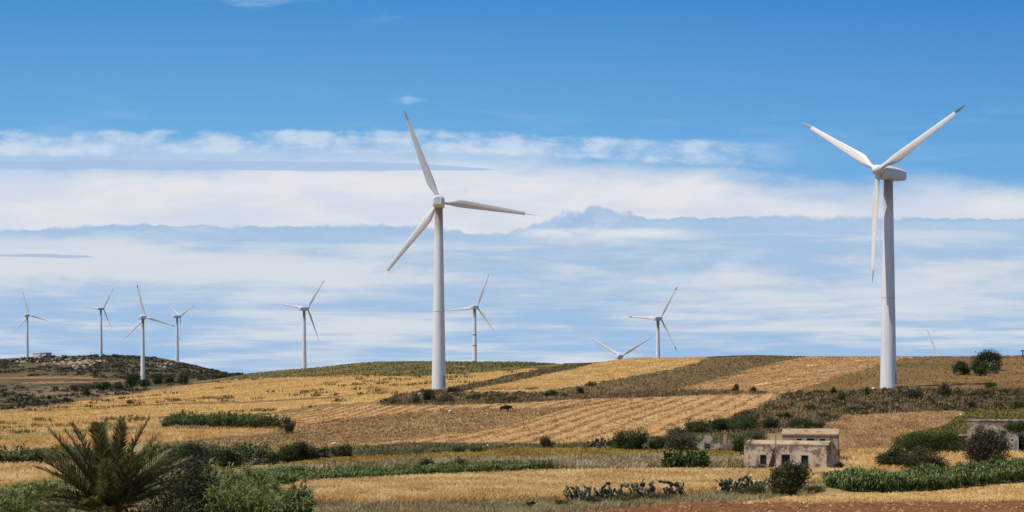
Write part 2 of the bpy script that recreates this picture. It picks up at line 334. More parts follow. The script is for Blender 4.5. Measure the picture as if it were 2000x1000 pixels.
# ---------------------------------------------------------------- plant materials
def leafmat(name, dark, mid, light, trans=.25, rough=.6, spec=.25):
    m, t = new_mat(name)
    a = nd(t, 'ShaderNodeAttribute', attribute_name='tint').outputs['Fac']
    col = ramp(t, a, [(0, dark), (.5, mid), (1, light)])
    finish(t, col, rough, spec=spec, trans=trans)
    return m
LM = {
 'green': leafmat('leaf_green', (.018,.03,.006), (.042,.066,.012), (.085,.12,.02)),
 'dark': leafmat('leaf_dark_green', (.014,.02,.005), (.032,.044,.010), (.075,.088,.02)),
 'tamarisk': leafmat('tamarisk_leaf', (.014,.018,.006), (.036,.042,.014), (.095,.095,.032)),
 'olive': leafmat('leaf_olive', (.03,.03,.01), (.062,.062,.02), (.12,.11,.035)),
 'grey': leafmat('leaf_grey_green', (.04,.038,.02), (.085,.078,.04), (.16,.14,.075)),
 'brown': leafmat('leaf_grey_brown', (.02,.021,.010), (.05,.047,.022), (.125,.105,.052)),
 'cane': leafmat('leaf_cane', (.022,.032,.008), (.065,.085,.02), (.18,.20,.06)),
 'lime': leafmat('leaf_bright_cane', (.022,.032,.006), (.07,.095,.016), (.26,.28,.075)),
 'maize': leafmat('leaf_maize', (.022,.042,.009), (.068,.105,.02), (.25,.28,.085), spec=.25, rough=.55),
 'palm': leafmat('leaf_palm', (.03,.032,.010), (.125,.115,.036), (.40,.34,.15), spec=.2, rough=.55),
 'wheat': leafmat('straw_wheat', (.48,.27,.085), (.72,.475,.17), (.85,.66,.35), trans=.35),
 'gold': leafmat('straw_gold', (.36,.21,.065), (.50,.30,.10), (.62,.40,.15), trans=.1),
 'stubble': leafmat('straw_stubble', (.31,.17,.066), (.465,.27,.112), (.64,.43,.2), trans=.1),
 'drygrass': leafmat('straw_grass', (.12,.08,.034), (.22,.14,.06), (.36,.235,.11), trans=.15),
 'fallow': leafmat('fallow_weed', (.11,.08,.03), (.16,.112,.045), (.22,.155,.065), trans=.1),
 'pasture': leafmat('pasture_straw', (.12,.07,.028), (.20,.12,.048), (.30,.185,.08), trans=.1),
 'knoll': leafmat('knoll_weed', (.07,.066,.02), (.14,.115,.037), (.26,.185,.07), trans=.1),
 'palegrass': leafmat('straw_pale', (.18,.14,.05), (.36,.26,.12), (.58,.46,.26), trans=.15),
 'weed': leafmat('weed_leaf', (.06,.065,.02), (.13,.12,.045), (.30,.25,.12), trans=.2),
 'yellow': leafmat('yellow_flower', (.25,.15,.022), (.35,.215,.03), (.46,.31,.06), trans=.1),
 'meadow': leafmat('meadow_leaf', (.09,.08,.018), (.125,.108,.024), (.17,.14,.036), trans=.1),
 'scrub': leafmat('scrub_leaf', (.033,.033,.011), (.08,.073,.026), (.17,.14,.06)),
 'scrubfar': leafmat('far_scrub_leaf', (.046,.043,.021), (.068,.060,.030), (.095,.08,.043)),
 'cactus': leafmat('cactus_skin', (.03,.024,.018), (.085,.088,.045), (.32,.32,.18), trans=0, rough=.5),
}
def bark(name, c1, c2):
    m, t = new_mat(name); p = objco(t)
    n = noise(t, p, 6, 6, .65)
    finish(t, mixc(t, n, c1, c2), .95, n, .6, .05)
    return m
BARK = bark('bark_brown', (.04,.028,.018), (.11,.08,.055))
DEADWOOD = bark('dead_wood', (.025,.016,.012), (.09,.06,.045))
# ---------------------------------------------------------------- leaf meshes
def leaf_cloud(lobes, n, size, seed, clump=.5, aspect=.42, hollow=.5, up=0.0):
    r = np.random.default_rng(seed); L = np.array(lobes, float)            # x y z rx ry rz
    w = L[:, 3]*L[:, 5]; k = r.choice(len(L), n, p=w/w.sum())
    d = r.normal(size=(n, 3)); d /= np.linalg.norm(d, axis=1)[:, None]
    rad = (hollow+(1-hollow)*r.random(n)**.6)*(1+.10*r.normal(size=n)+.35*(r.random(n) < .05))
    c = L[k, :3]+d*L[k, 3:6]*rad[:, None]
    c[:, 2] = np.maximum(c[:, 2], .05*r.random(n))
    nv = d+r.normal(size=(n, 3))*.9; nv[:, 2] += up; nv /= np.linalg.norm(nv, axis=1)[:, None]
    tv = np.cross(nv, r.normal(size=(n, 3))); tv /= np.linalg.norm(tv, axis=1)[:, None]+1e-9
    bv = np.cross(nv, tv)
    s = (size*(.6+.8*r.random(n)))[:, None]
    V = np.stack([c+tv*s, c+bv*s*aspect, c-tv*s, c-bv*s*aspect], 1).reshape(-1, 3)
    lt = r.random(len(L))
    tint = np.clip(.5+(lt[k]-.5)*clump+(r.random(n)-.5)*.65+(vnoise(c[:, 0]*1.7+9, c[:, 2]*1.7+c[:, 1], seed)-.5)*clump, 0, 1)
    return V, np.arange(n*4).reshape(-1, 4), np.repeat(tint, 4)
def bush(name, u, v, wpx, hpx, mat, label, cat='bush', group=None, lobes=9, seed=None, size=None, stems=True, hollow=.25, dens=2.3, aspect=.42, part='crown', stem='trunk', up=0.0, Y=None):
    b = gp(u, v) if Y is None else at_depth(u, Y)
    k = b.y/FPX; w, h = wpx*k, hpx*k
    seed = seed if seed is not None else int(u*7+v)
    r = np.random.default_rng(seed)
    e = empty(name, b, r.random()*.4, label, cat, group)
    L = []
    for i in range(lobes):
        q = .12+.17*r.random(); a = r.random()*6.283; rr = (r.random()**.5)*.5*(1-q)
        zz = (.22+.62*r.random())
        rr *= math.sqrt(max(.15, 1-(max(zz-.35, 0)/.72)**2))*1.15
        L.append((math.cos(a)*rr*w, math.sin(a)*rr*w*.8, zz*h*.92, q*w*(.9+.3*r.random()), q*w*.9, min(q*h*1.5, .95*zz*h+.1)))
    L.append((0, 0, h*.42, w*.38, w*.34, h*.46)); L.append((w*.05, 0, h*.55, w*.27, w*.25, h*.42))
    n = int(np.clip(wpx*hpx*dens, 120, 12000))
    s = size or max(.11, 1.25*k)
    V, F, T = leaf_cloud(L, n, s, seed, hollow=hollow, aspect=aspect, up=up)
    V[:, 2] = V[:, 2]*1.0-.05
    link(part, mesh_np(part, V, F, T), LM[mat], e)
    if stems:
        m = MB()
        for i in range(4):
            a = r.random()*6.28; q = .3*w*r.random()
            m.tube([(math.cos(a)*.08*w, math.sin(a)*.08*w, -.2), (math.cos(a)*q*.5, math.sin(a)*q*.5, h*.3), (math.cos(a)*q, math.sin(a)*q, h*.62)], [.045*h*.6+.03, .03*h*.6+.02, .01])
        m.build(stem, BARK, e)
    return e
def band(poly, n, seed=0, vis=True):
    """n random ground points inside an outline on the terrain"""
    r = np.random.default_rng(seed)
    pu = np.array([p[0] for p in poly]); pv = np.array([p[1] for p in poly])
    yl = [gp(p[0], p[1]).y for p in poly]; y0, y1 = min(yl)*.9, max(yl)*1.12
    outu, outy = [], []; tot = 0
    for _ in range(200):
        u = r.uniform(pu.min(), pu.max(), 20000); Y = np.exp(r.uniform(math.log(y0), math.log(y1), 20000))
        v = zone_v(u, Y); k = inpoly(u, v, poly)
        outu.append(u[k]); outy.append(Y[k]); tot += k.sum()
        if tot >= n: break
    u = np.concatenate(outu)[:n]; Y = np.concatenate(outy)[:n]
    X = (u-1000)/FPX*Y
    return X, Y, ground_z(X, Y)
def blades(X, Y, Zb, h, w, lean, seed, per=2, clump=3.0, var=.7):
    """thin standing triangles: grass, stubble, grain"""
    r = np.random.default_rng(seed); n = len(X)*per
    X = np.repeat(X, per); Y = np.repeat(Y, per); Zb = np.repeat(Zb, per)
    X = X+r.normal(size=n)*.15; Y = Y+r.normal(size=n)*.15
    k = np.clip(Y/220, .6, 3.0)
    a = r.random(n)*np.pi; hh = h*(.55+.75*r.random(n))*k**.25; ww = w*(.6+.8*r.random(n))*k
    dx, dy = np.cos(a)*ww*.5, np.sin(a)*ww*.5
    lx, ly = r.normal(size=n)*lean*hh+.2*lean*hh, r.normal(size=n)*lean*hh
    V = np.stack([np.stack([X-dx, Y-dy, Zb-.05], 1), np.stack([X+dx, Y+dy, Zb-.05], 1),
                  np.stack([X+lx+dx*.45, Y+ly+dy*.45, Zb+hh], 1), np.stack([X+lx-dx*.45, Y+ly-dy*.45, Zb+hh*.93], 1)], 1).reshape(-1, 3)
    cl = vnoise(X/clump, Y/(clump*2), seed)
    T = np.clip(.5+(cl-.5)*.7+(r.random(n)-.5)*var, 0, 1)
    return V, np.arange(n*4).reshape(-1, 4), np.repeat(T, 4)
def stuff(name, poly, n, h, w, mat, lean=.3, seed=1, per=2, clump=3.0, label=None, cat=None, rows=None, var=.7):
    polys = poly if isinstance(poly[0][0], tuple) else [poly]
    Vs, Fs, Ts, b = [], [], [], 0
    for i, pl in enumerate(polys):
        g = band(pl, n//len(polys), seed+i)
        if rows:
            w_ = .5+.5*np.sin(2*np.pi*(g[0]*math.cos(rows[0])-g[1]*math.sin(rows[0]))/rows[1])
            ac = g[0]*math.cos(rows[0])-g[1]*math.sin(rows[0]); al = g[0]*math.sin(rows[0])+g[1]*math.cos(rows[0])
            k = (w_+(vnoise(ac/1.4, al/9, 77)-.5)*.6 > .74) | (np.random.default_rng(seed).random(len(w_)) < .09)
            g = tuple(a[k] for a in g)
        V, F, T = blades(*g, h, w, lean, seed+i, per, clump, var)
        Vs.append(V); Fs.append(F+b); Ts.append(T); b += len(V)
    o = link(name, mesh_np(name, np.concatenate(Vs), np.concatenate(Fs), np.concatenate(Ts)), LM[mat])
    return tag(o, label, cat, None, 'stuff')
stuff('wheat', Z['wheat_field'][0], 85000, .7, .10, 'wheat', .6, 3, var=.6, label='ripe pale gold wheat standing in the near field', cat='wheat')
stuff('wheat', [(-300,925),(0,913),(160,908),(110,932),(60,948),(0,954),(-300,965)], 8000, .7, .10, 'wheat', .6, 4, label='ripe wheat in the small plot beside the palm', cat='wheat')
stuff('wheat', Z['wheat_field'][1], 14000, .6, .10, 'wheat', .6, 5, label='ripe wheat beside the two storey farmhouse', cat='wheat')
stuff('wheat', Z['wheat_strip'][0], 16000, .4, .09, 'wheat', .3, 6, label='narrow strip of pale wheat behind the palm', cat='wheat')
stuff('grain', Z['golden_field'][0], 42000, .2, .045, 'gold', .6, 7, clump=13, var=.2, label='deep golden grain on the long left slope', cat='grain')
stuff('grain', Z['tan_field'][0], 22000, .3, .08, 'stubble', .6, 8, var=.4, label='tan grain in the plot above the farmhouse', cat='grain')
stuff('stubble', Z['stubble_field'][0], 110000, .17, .11, 'stubble', .9, 9, clump=2, rows=(R(17), 4.2), label='cut straw lying in rows on the central slope', cat='stubble')
stuff('stubble', Z['ridge_stubble_field'][0], 50000, .16, .10, 'stubble', .9, 10, clump=2, rows=(R(31), 8), label='straw windrows on the ridge beside the right turbine', cat='stubble')
stuff('stubble', Z['upper_wheat_field'][0], 20000, .25, .09, 'wheat', .5, 11, clump=3, label='pale cut wheat below the two distant turbines', cat='stubble')
stuff('stubble', Z['straw_field'][0], 14000, .22, .1, 'wheat', .9, 12, clump=1.5, label='short straw in front of the maize', cat='stubble')
stuff('dry_grass', Z['dry_grass_field'][0], 9000, .22, .09, 'drygrass', .5, 13, label='brown dry grass below the black cow', cat='grass')
stuff('dry_grass', Z['ridge_pasture'][0], 14000, .24, .08, 'pasture', .5, 14, clump=5, label='brown dry grass around the right turbine', cat='grass')
stuff('dry_grass', Z['fallow_field'][0], 6000, .22, .09, 'fallow', .5, 15, clump=5, label='dull fallow grass between two stubble fields', cat='grass')
stuff('pale_grass', [(490,926),(600,918),(800,907),(1000,903),(1300,896),(1460,899),(1460,914),(1290,918),(1100,916),(800,914),(600,924)], 13000, .8, .1, 'palegrass', .4, 16, clump=1.6, label='pale seeding grass behind the maize strip', cat='grass')
stuff('yellow_flowers', Z['yellow_field'][0], 26000, .4, .12, 'yellow', .5, 17, clump=4, label='yellow flowering weeds in front of the ruins', cat='flowers')
stuff('meadow_grass', Z['green_field'][0], 9000, .25, .14, 'meadow', .5, 18, clump=4, label='short green grass above the right farmhouse', cat='grass')
stuff('weeds', [(545,968),(600,985),(860,983),(1100,978),(1330,970),(1500,957),(1600,943),(1620,958),(1500,978),(1300,986),(1080,1003),(900,1040),(500,1040)], 11000, .34, .06, 'weed', .5, 19, clump=1.2, label='grey green weeds along the near edge of the wheat', cat='weeds')
stuff('weeds', [(735,791),(770,773),(830,764),(900,768),(1100,768),(1320,764),(1500,767),(1490,772),(1300,775),(1120,779),(1000,787),(860,792)], 6000, .42, .12, 'drygrass', .4, 20, clump=4, label='rough weeds on the bank around the central turbine', cat='weeds')
stuff('knoll_grass', [(440,742),(450,722),(560,716),(760,702),(1000,704),(1110,706),(1040,719),(900,731),(760,737),(540,738)], 9000, .36, .10, 'knoll', .5, 21, clump=14, var=.4, label='rough green growth on the far central knoll', cat='grass')
stuff('weeds', [(640,880),(800,868),(1060,872),(1200,866),(1340,850),(1460,850),(1450,884),(1100,880),(880,888),(690,897),(560,905)], 11000, .5, .12, 'weed', .5, 22, clump=2, label='straggling weeds along the foot of the stubble slope', cat='weeds')
# low scrub that covers the hillsides
def mounds(name, poly, n, w, h, leaves, mat, seed, label, keep=None):
    X, Y, Zb = band(poly, n, seed); r = np.random.default_rng(seed)
    if keep is not None:
        k = vnoise(X/keep, Y/(keep*1.8), seed+5) > r.random(len(X))*.55+.22
        X, Y, Zb = X[k], Y[k], Zb[k]
    n = len(X); ww = w*(.5+r.random(n)); hh = h*(.5+r.random(n))
    i = np.repeat(np.arange(n), leaves); N = len(i)
    d = r.normal(size=(N, 3)); d /= np.linalg.norm(d, axis=1)[:, None]; d[:, 2] = abs(d[:, 2])
    c = np.stack([X[i]+d[:, 0]*ww[i]*.5, Y[i]+d[:, 1]*ww[i]*.5, Zb[i]+d[:, 2]*hh[i]*(.6+.4*r.random(N))], 1)
    nv = d+r.normal(size=(N, 3))*.6; tv = np.cross(nv, r.normal(size=(N, 3))); tv /= np.linalg.norm(tv, axis=1)[:, None]
    bv = np.cross(nv, tv); bv /= np.linalg.norm(bv, axis=1)[:, None]
    s = (ww[i]*.9/math.sqrt(leaves)*(.7+.7*r.random(N)))[:, None]
    V = np.stack([c+tv*s, c+bv*s*.6, c-tv*s, c-bv*s*.6], 1).reshape(-1, 3)
    T = np.clip(.5+(r.random(n)[i]-.5)*.8+(r.random(N)-.5)*.4, 0, 1)
    o = link(name, mesh_np(name, V, np.arange(N*4).reshape(-1, 4), np.repeat(T, 4)), LM[mat])
    return tag(o, label, 'scrub', None, 'stuff')
SR = [(1330,848),(1400,828),(1480,798),(1545,768),(1740,762),(2300,762),(2300,792),(2000,795),(1880,804),(1650,813),(1612,832),(1520,850),(1440,850)]
mounds('scrub', SR, 1000, 1.7, .8, 44, 'scrub', 31, 'low dark scrub over the slope below the right turbine', keep=7)
stuff('dry_grass', SR, 11000, .55, .12, 'drygrass', .4, 32, clump=4, label='dry grass growing between the shrubs on the right slope', cat='grass')
SL = [(-300,738),(-300,705),(0,704),(100,697),(200,694),(300,698),(400,720),(450,728),(470,734),(420,740),(300,742),(200,739),(130,735),(0,736)]
mounds('scrub', SL, 4200, 4.2, .8, 10, 'scrubfar', 33, 'dark scrub covering the far left hill', keep=30)
mounds('scrub', [(-300,790),(-300,752),(0,754),(200,757),(300,750),(430,736),(430,744),(300,762),(130,786),(0,790)], 600, 2.4, .8, 16, 'scrubfar', 36, 'scattered scrub on the bare ground below the far hill', keep=22)
mounds('scrub', [(-300,840),(-300,790),(0,770),(90,775),(130,788),(0,803)], 620, 3.0, 1.2, 30, 'scrubfar', 34, 'dense dark scrub at the left end of the golden field', keep=14)
mounds('scrub', [(740,790),(770,774),(830,765),(1060,768),(1110,772),(1000,785),(860,790)], 170, 1.5, .8, 34, 'scrub', 35, 'dark scrub on the bank around the central turbine', keep=6)

stuff('pale_grass', [(560,978),(860,980),(1100,974),(1330,966),(1500,957),(1600,943),(1620,958),(1500,978),(1300,986),(1080,1003),(900,1040),(500,1040)], 10000, .4, .05, 'palegrass', .5, 95, clump=1.0, label='pale dry grass heads among the near weeds', cat='grass')
stuff('dry_grass', Z['fallow_strip'][0], 3500, .3, .1, 'fallow', .5, 96, label='dull weeds along the fallow strip running over the rise', cat='grass')
# green weeds dotted through the golden grain
Xs, Ys_, Zs_ = band(Z['golden_field'][0], 230, 91); kk = (vnoise(Xs/40, Ys_/60, 92) > .42)
gx, gy, gz = [np.repeat(a[kk], 14) for a in (Xs, Ys_, Zs_)]; rr = np.random.default_rng(93)
Vg, Fg, Tg = blades(gx+rr.normal(size=len(gx))*1.1, gy+rr.normal(size=len(gx))*1.1, gz, .55, .10, .4, 94)
tag(link('weeds', mesh_np('weeds', Vg, Fg, Tg), LM['knoll']), 'green weeds dotted through the golden grain slope', 'weeds', None, 'stuff')
# clods of the ploughed strip
X, Y, Zb = band(Z['ploughed_field'][0], 9000, 55); r = np.random.default_rng(56); n = len(X)
sz = .06+.20*r.random(n)**2; a0 = r.random(n)*6.28
ring = np.array([(math.cos(q), math.sin(q)) for q in (0, 1.57, 3.14, 4.71)])
V = np.zeros((n, 6, 3)); c = np.stack([X, Y, Zb], 1)
for j in range(4):
    q = a0+j*1.57; rr = sz*(.7+.6*r.random(n)); V[:, j] = c+np.stack([np.cos(q)*rr, np.sin(q)*rr, sz*.25*r.random(n)], 1)
V[:, 4] = c+np.stack([r.normal(size=n)*.2*sz, r.normal(size=n)*.2*sz, sz*(.6+.5*r.random(n))], 1); V[:, 5] = c-np.stack([0*sz, 0*sz, sz*.5], 1)
F = np.concatenate([np.stack([np.full(n, 4)+0*sz, np.full(n, j)+0*sz, np.full(n, (j+1) % 4)+0*sz], 1)[:, None] for j in range(4)], 1)+(np.arange(n)*6)[:, None, None]
o = link('soil_clods', mesh_np('soil_clods', V.reshape(-1, 3), F.reshape(-1, 3).astype(np.int32), np.repeat(r.random(n), 6)), leafmat('red_clod', (.15,.066,.026), (.26,.115,.046), (.42,.21,.095), trans=0, rough=.95, spec=.05))
tag(o, 'turned clods of red earth along the bottom edge', 'soil', None, 'stuff')
# ---------------------------------------------------------------- wind turbines
def paint(name, base, grime=.5, top=0.0):
    m, t = new_mat(name); p = objco(t); s = nd(t, 'ShaderNodeSeparateXYZ', {0: p}).outputs
    st = noise(t, comb(t, mt(t, 'MULTIPLY', s[0], 2.2), mt(t, 'MULTIPLY', s[1], 2.2), mt(t, 'MULTIPLY', s[2], .09)), 1.0, 5, .6)
    f = mt(t, 'MULTIPLY', sm(t, st, .45, .8), grime)
    if top:
        z = sm(t, mt(t, 'ADD', s[2], mt(t, 'MULTIPLY', st, 9.0)), 38.5, 48.0)
        f = mt(t, 'MAXIMUM', f, mt(t, 'MULTIPLY', z, top))
    col = mixc(t, f, base, (.30, .245, .18))
    finish(t, col, .42, spec=.35)
    return m
PAINT = paint('tower_paint', (.74, .735, .73), .36, .95)
SHELL = paint('nacelle_shell', (.72, .71, .70), .35)
BLADE = paint('blade_gelcoat', (.72, .69, .65), .4)
TIPM = paint('blade_tip_shaded', (.56, .53, .49), .3)  # greyer than the blades: shade on the tips painted into the colour
DARKTIP = paint('blade_tip_black', (.06, .06, .062), .1)
def flat(name, c, rough=.7):
    m, t = new_mat(name); p = objco(t)
    finish(t, mixc(t, noise(t, p, 3, 5, .6), tuple(x*.75 for x in c), tuple(min(1, x*1.2) for x in c)), rough)
    return m
RUST = flat('rust', (.30, .10, .03)); DOORM = flat('tower_door_grey', (.36, .40, .45)); SEAM = flat('flange_grey', (.62, .61, .59)); DARKM = flat('dark_metal', (.06, .06, .06))
def circ(r, z, n=32): return [(r*math.cos(2*math.pi*i/n), r*math.sin(2*math.pi*i/n), z) for i in range(n)]
def tower_mesh():
    m = MB(); zs = [-5, 0, 6, 12, 19, 26, 33, 38, 43.7]
    m.loft([circ(1.72-.77*max(z, 0)/43.3, z) for z in zs]); return m
def nacelle_mesh():
    m = MB(); rings = []
    for x, w, zb, zt in [(3.0, .75, -.95, .95), (2.9, 1.1, -1.3, 1.25), (2.2, 1.32, -1.5, 1.42), (0, 1.36, -1.52, 1.42), (-2.5, 1.34, -1.5, 1.28), (-4.6, 1.2, -1.38, .98), (-5.2, 1.0, -1.2, .78)]:
        c = .38*w
        rings.append([(x, -w, zb+c*.6), (x, -w+c*.6, zb), (x, w-c*.6, zb), (x, w, zb+c*.6), (x, w, zt-c*1.2), (x, w-c, zt-c*.3), (x, w*.3, zt), (x, -w*.3, zt), (x, -w+c, zt-c*.3), (x, -w, zt-c*1.2)])
    m.loft(rings)
    return m
def hub_mesh():
    m = MB(); n = 24; rings = []
    for x, r in [(-.75, .95), (-.5, 1.12), (.2, 1.16), (.8, 1.0), (1.25, .68), (1.5, .25)]:
        rings.append([(x, r*math.cos(2*math.pi*i/n), r*math.sin(2*math.pi*i/n)) for i in range(n)])
    m.loft(rings); return m
def section(z, c, t, tw, rnd, off=.15, n=18):
    out = []
    for i in range(n):
        a = 2*math.pi*i/n; y = c*(.5*math.cos(a)+off*(1-rnd)); fat = 1-(1-rnd)*.55*(.5-.5*math.cos(a))*0-(1-rnd)*.5*max(0, math.cos(a))
        x = t*.5*math.sin(a)*fat
        out.append((x*math.cos(tw)-y*math.sin(tw), x*math.sin(tw)+y*math.cos(tw), z))
    return out
def blade_mesh():
    m = MB(); d = R
    m.loft([section(.7, .95, .95, 0, 1), section(1.6, .92, .92, d(14), 1), section(2.4, 1.0, .8, d(14), .7), section(3.4, 1.45, .6, d(14), .3), section(4.6, 1.85, .46, d(13), 0), section(6, 1.82, .40, d(11), 0),
            section(9, 1.55, .32, d(8), 0), section(13, 1.25, .24, d(5), 0), section(17, .98, .18, d(3), 0), section(20.0, .80, .14, d(2), 0)])
    return m
def tip_mesh():
    m = MB()
    m.loft([section(0, .12, .12, 0, 1), section(.22, .12, .12, 0, 1), section(.24, .74, .13, 0, 0), section(1.4, .56, .10, 0, 0), section(2.2, .38, .07, 0, 0), section(2.7, .10, .03, 0, 0)])
    return m
TB = None
def wind_turbine(base, d_az, phases, label, tips=TIPM, tip_turn=80, rust=False, seam=(19.0,)):
    """d_az: bearing (clockwise from +Y) the rotor points to; phases: blade directions as seen, degrees"""
    global TB
    e = empty('wind_turbine', base, math.pi/2-R(d_az), label, 'wind turbine', 'wind turbines across the fields')
    if TB is None:
        tw = tower_mesh().build('tower', PAINT, e, True); tw.data.set_sharp_from_angle(angle=R(50))
        na = nacelle_mesh().build('nacelle', SHELL, e, False, .12)
        hb = hub_mesh().build('hub', SHELL, e, True)
        bl = blade_mesh().build('blade', BLADE, None, True); bl.data.set_sharp_from_angle(angle=R(55)); bm = bl.data; bpy.data.objects.remove(bl)
        tp = tip_mesh().build('blade_tip', None, None, False); tm = tp.data; bpy.data.objects.remove(tp)
        k = MB(); k.loft([circ(1.77-.77*19/43.3, -.05), circ(1.77-.77*19/43.3, .05)])
        fl = k.build('flange', SEAM); fm = fl.data; bpy.data.objects.remove(fl)
        TB = dict(tower=tw.data, nacelle=na.data, hub=hb.data, blade=bm, tip=tm, flange=fm)
    else:
        tw = link('tower', TB['tower'], None, e)
        na = link('nacelle', TB['nacelle'], None, e); b = na.modifiers.new('bevel', 'BEVEL'); b.width = .12; b.segments = 2
        hb = link('hub', TB['hub'], None, e)
    T = Matrix.Translation((0, 0, 45.2)) @ Matrix.Rotation(R(-4), 4, 'Y')
    na.matrix_local = Matrix.Translation((0, 0, 45.2))
    hb.matrix_local = T @ Matrix.Translation((3.7, 0, 0))
    los = Vector((base[0], base[1])).normalized(); right = Vector((los.y, -los.x))
    ax = Vector((math.sin(R(d_az)), math.cos(R(d_az)))); yl = Vector((-ax.y, ax.x))
    sg = 1 if yl.dot(right) > 0 else -1
    for i, ph in enumerate(phases):
        a = math.atan2(-sg*math.cos(R(ph)), math.sin(R(ph)))
        b = link('blade', TB['blade'], None, e)
        b.matrix_local = T @ Matrix.Translation((3.7, 0, 0)) @ Matrix.Rotation(a, 4, 'X') @ Matrix.Scale(1.04, 4)
        t = link('blade_tip', TB['tip'], None, b)
        t.data = TB['tip'] if tips is TIPM else TB['tip'].copy()
        t.data.materials.clear() if t.data.materials and tips is not TIPM else None
        if not t.data.materials: t.data.materials.append(tips)
        tt = tip_turn[i] if hasattr(tip_turn, '__len__') else tip_turn
        t.location = (0, 0, 20.0); t.rotation_euler = (0, 0, R(tt))
    for z in seam:
        f = link('flange', TB['flange'] if not rust else TB['flange'].copy(), None, tw); f.location = (0, 0, z)
        s = (1.77-.77*z/43.3)/(1.77-.77*19/43.3); f.scale = (s, s, 6.0 if rust else 1.0)
        if rust: f.data.materials.clear(); f.data.materials.append(RUST)
    return e, tw
def tower_door(tw, e, az, z0=1.0):
    """steel door on the tower wall facing bearing az"""
    m = MB(); a0 = math.pi/2-R(az)-e.rotation_euler.z
    def arc(r, z): return [(r*math.cos(a0+q), r*math.sin(a0+q), z) for q in np.linspace(-.24, .24, 7)]
    for zz in ((z0, z0+2.6),):
        o0, o1 = arc(1.76, zz[0]), arc(1.73, zz[1]); i0, i1 = arc(1.6, zz[0]), arc(1.6, zz[1])
        for j in range(6):
            m.add([o0[j], o0[j+1], o1[j+1], o1[j]], [(0, 1, 2, 3)])
        m.add([i0[0], o0[0], o1[0], i1[0]], [(0, 1, 2, 3)]); m.add([o0[6], i0[6], i1[6], o1[6]], [(0, 1, 2, 3)])
        for j in range(6): m.add([i1[j], o1[j], o1[j+1], i1[j+1]], [(0, 1, 2, 3)])
    d = m.build('door', DOORM, tw)
def brg(u): return math.degrees(math.atan((u-1000)/FPX))
e, tw = wind_turbine(gp(1735, 757, .1), 180+brg(1735)+35, (29.5, 149.5, -90.5), 'large white wind turbine on the right, hub and nacelle turned towards the left', tip_turn=(75, -20, 70))
tower_door(tw, e, 180+brg(1735)-62)
e, tw = wind_turbine(gp(857, 764, -.1), brg(857)+3, (111, -8, -128), 'large white wind turbine at the centre seen from behind its nacelle', tip_turn=(40, 82, 70))
tower_door(tw, e, 180+brg(857)-48)
def small(u, hub_v, Y, yaw, ph, label, **k):
    z = (HOR-hub_v)*Y/FPX-44.8-.25
    return wind_turbine((( u-1000)/FPX*Y, Y, z), brg(u)+yaw, ph, label, **k)
small(53, 616, 1925, 30, (104, -16, -136), 'distant turbine beside the low building, leftmost on the dark hill')
small(197, 603, 1842, 38, (55, 175, -65), 'distant turbine on the rounded top of the dark hill, by the pale rocks')
small(279, 620, 1335, 24, (103, -17, -137), 'small turbine rising from the thicket in front of the dark hill', tips=DARKTIP, tip_turn=(5, 20, 70))
small(346, 618, 1840, 48, (145, 25, -95), 'distant turbine on the right shoulder of the dark hill, one blade hanging down')
small(594, 603, 1264, 37, (51, 171, -69), 'small turbine alone in the dip between dark hill and central knoll')
small(927, 600, 1246, 24, (66, 186, -54), 'small turbine with rust rings on its tower beside the central turbine', rust=True, seam=(27.0, 9.6, 20.0))
small(1285, 622, 1228, 28, (57, 177, -63), 'small turbine with black blade tips behind the pale wheat crest', tips=DARKTIP, tip_turn=(5, 15, 5))
small(1210, 696.5, 1145, 18, (30, 150, -90), 'turbine sunk behind the wheat crest, only nacelle and two raised blades showing')
small(1835, 709, 1246, 20, (113, -7, -127), 'turbine hidden behind the right ridge with a single blade tip showing')

# ---------------------------------------------------------------- buildings
def plaster(name, c1, c2, stone, amt=.5, hi=0.0, zr=(1.5, 3.2)):
    m, t = new_mat(name); p = objco(t); s = nd(t, 'ShaderNodeSeparateXYZ', {0: p}).outputs
    n = mt(t, 'ADD', mt(t, 'MULTIPLY', mt(t, 'SUBTRACT', noise(t, p, .75, 7, .68), .5), 1.5), .5); f = noise(t, p, 7, 5, .7)
    base = mixc(t, sm(t, noise(t, p, .45, 4, .6), .35, .65), c1, c2)
    base = mixc(t, mt(t, 'MULTIPLY', sm(t, f, .5, .75), .5), base, tuple(x*.6 for x in c2))
    mask = mt(t, 'ADD', n, mt(t, 'MULTIPLY', sm(t, s[2], zr[0], zr[1]), hi))
    vo = nd(t, 'ShaderNodeTexVoronoi', {'Vector': p, 'Scale': 3.0}).outputs[1]
    st = mixc(t, .35, stone, vo, 'MULTIPLY')
    st = mixc(t, sm(t, f, .3, .7), tuple(x*.6 for x in stone), st)
    fall = sm(t, mask, 1-amt-.12, 1-amt+.10)
    col = mixc(t, fall, base, st)
    streak = noise(t, comb(t, mt(t, 'MULTIPLY', s[0], 3.0), mt(t, 'MULTIPLY', s[1], 3.0), mt(t, 'MULTIPLY', s[2], .3)), 1.0, 4, .6)
    col = mixc(t, mt(t, 'MULTIPLY', sm(t, streak, .52, .75), .45), col, (.14, .10, .075))
    h = mt(t, 'ADD', mt(t, 'MULTIPLY', f, .5), mt(t, 'MULTIPLY', fall, -.8))
    finish(t, col, .95, h, .7, .06, .1)
    return m
PL1 = plaster('worn_plaster', (.60,.45,.32), (.49,.36,.26), (.25,.175,.125), .39, .14, (.8, 3.6))
PL2 = plaster('grey_plaster', (.40,.295,.22), (.33,.24,.18), (.18,.13,.10), .36)
PL3 = plaster('pink_ruin_plaster', (.55,.43,.345), (.46,.35,.28), (.27,.185,.14), .45)
PL4 = plaster('far_farm_plaster', (.56,.43,.33), (.43,.325,.255), (.24,.17,.13), .42, .15, (3.0, 4.2))
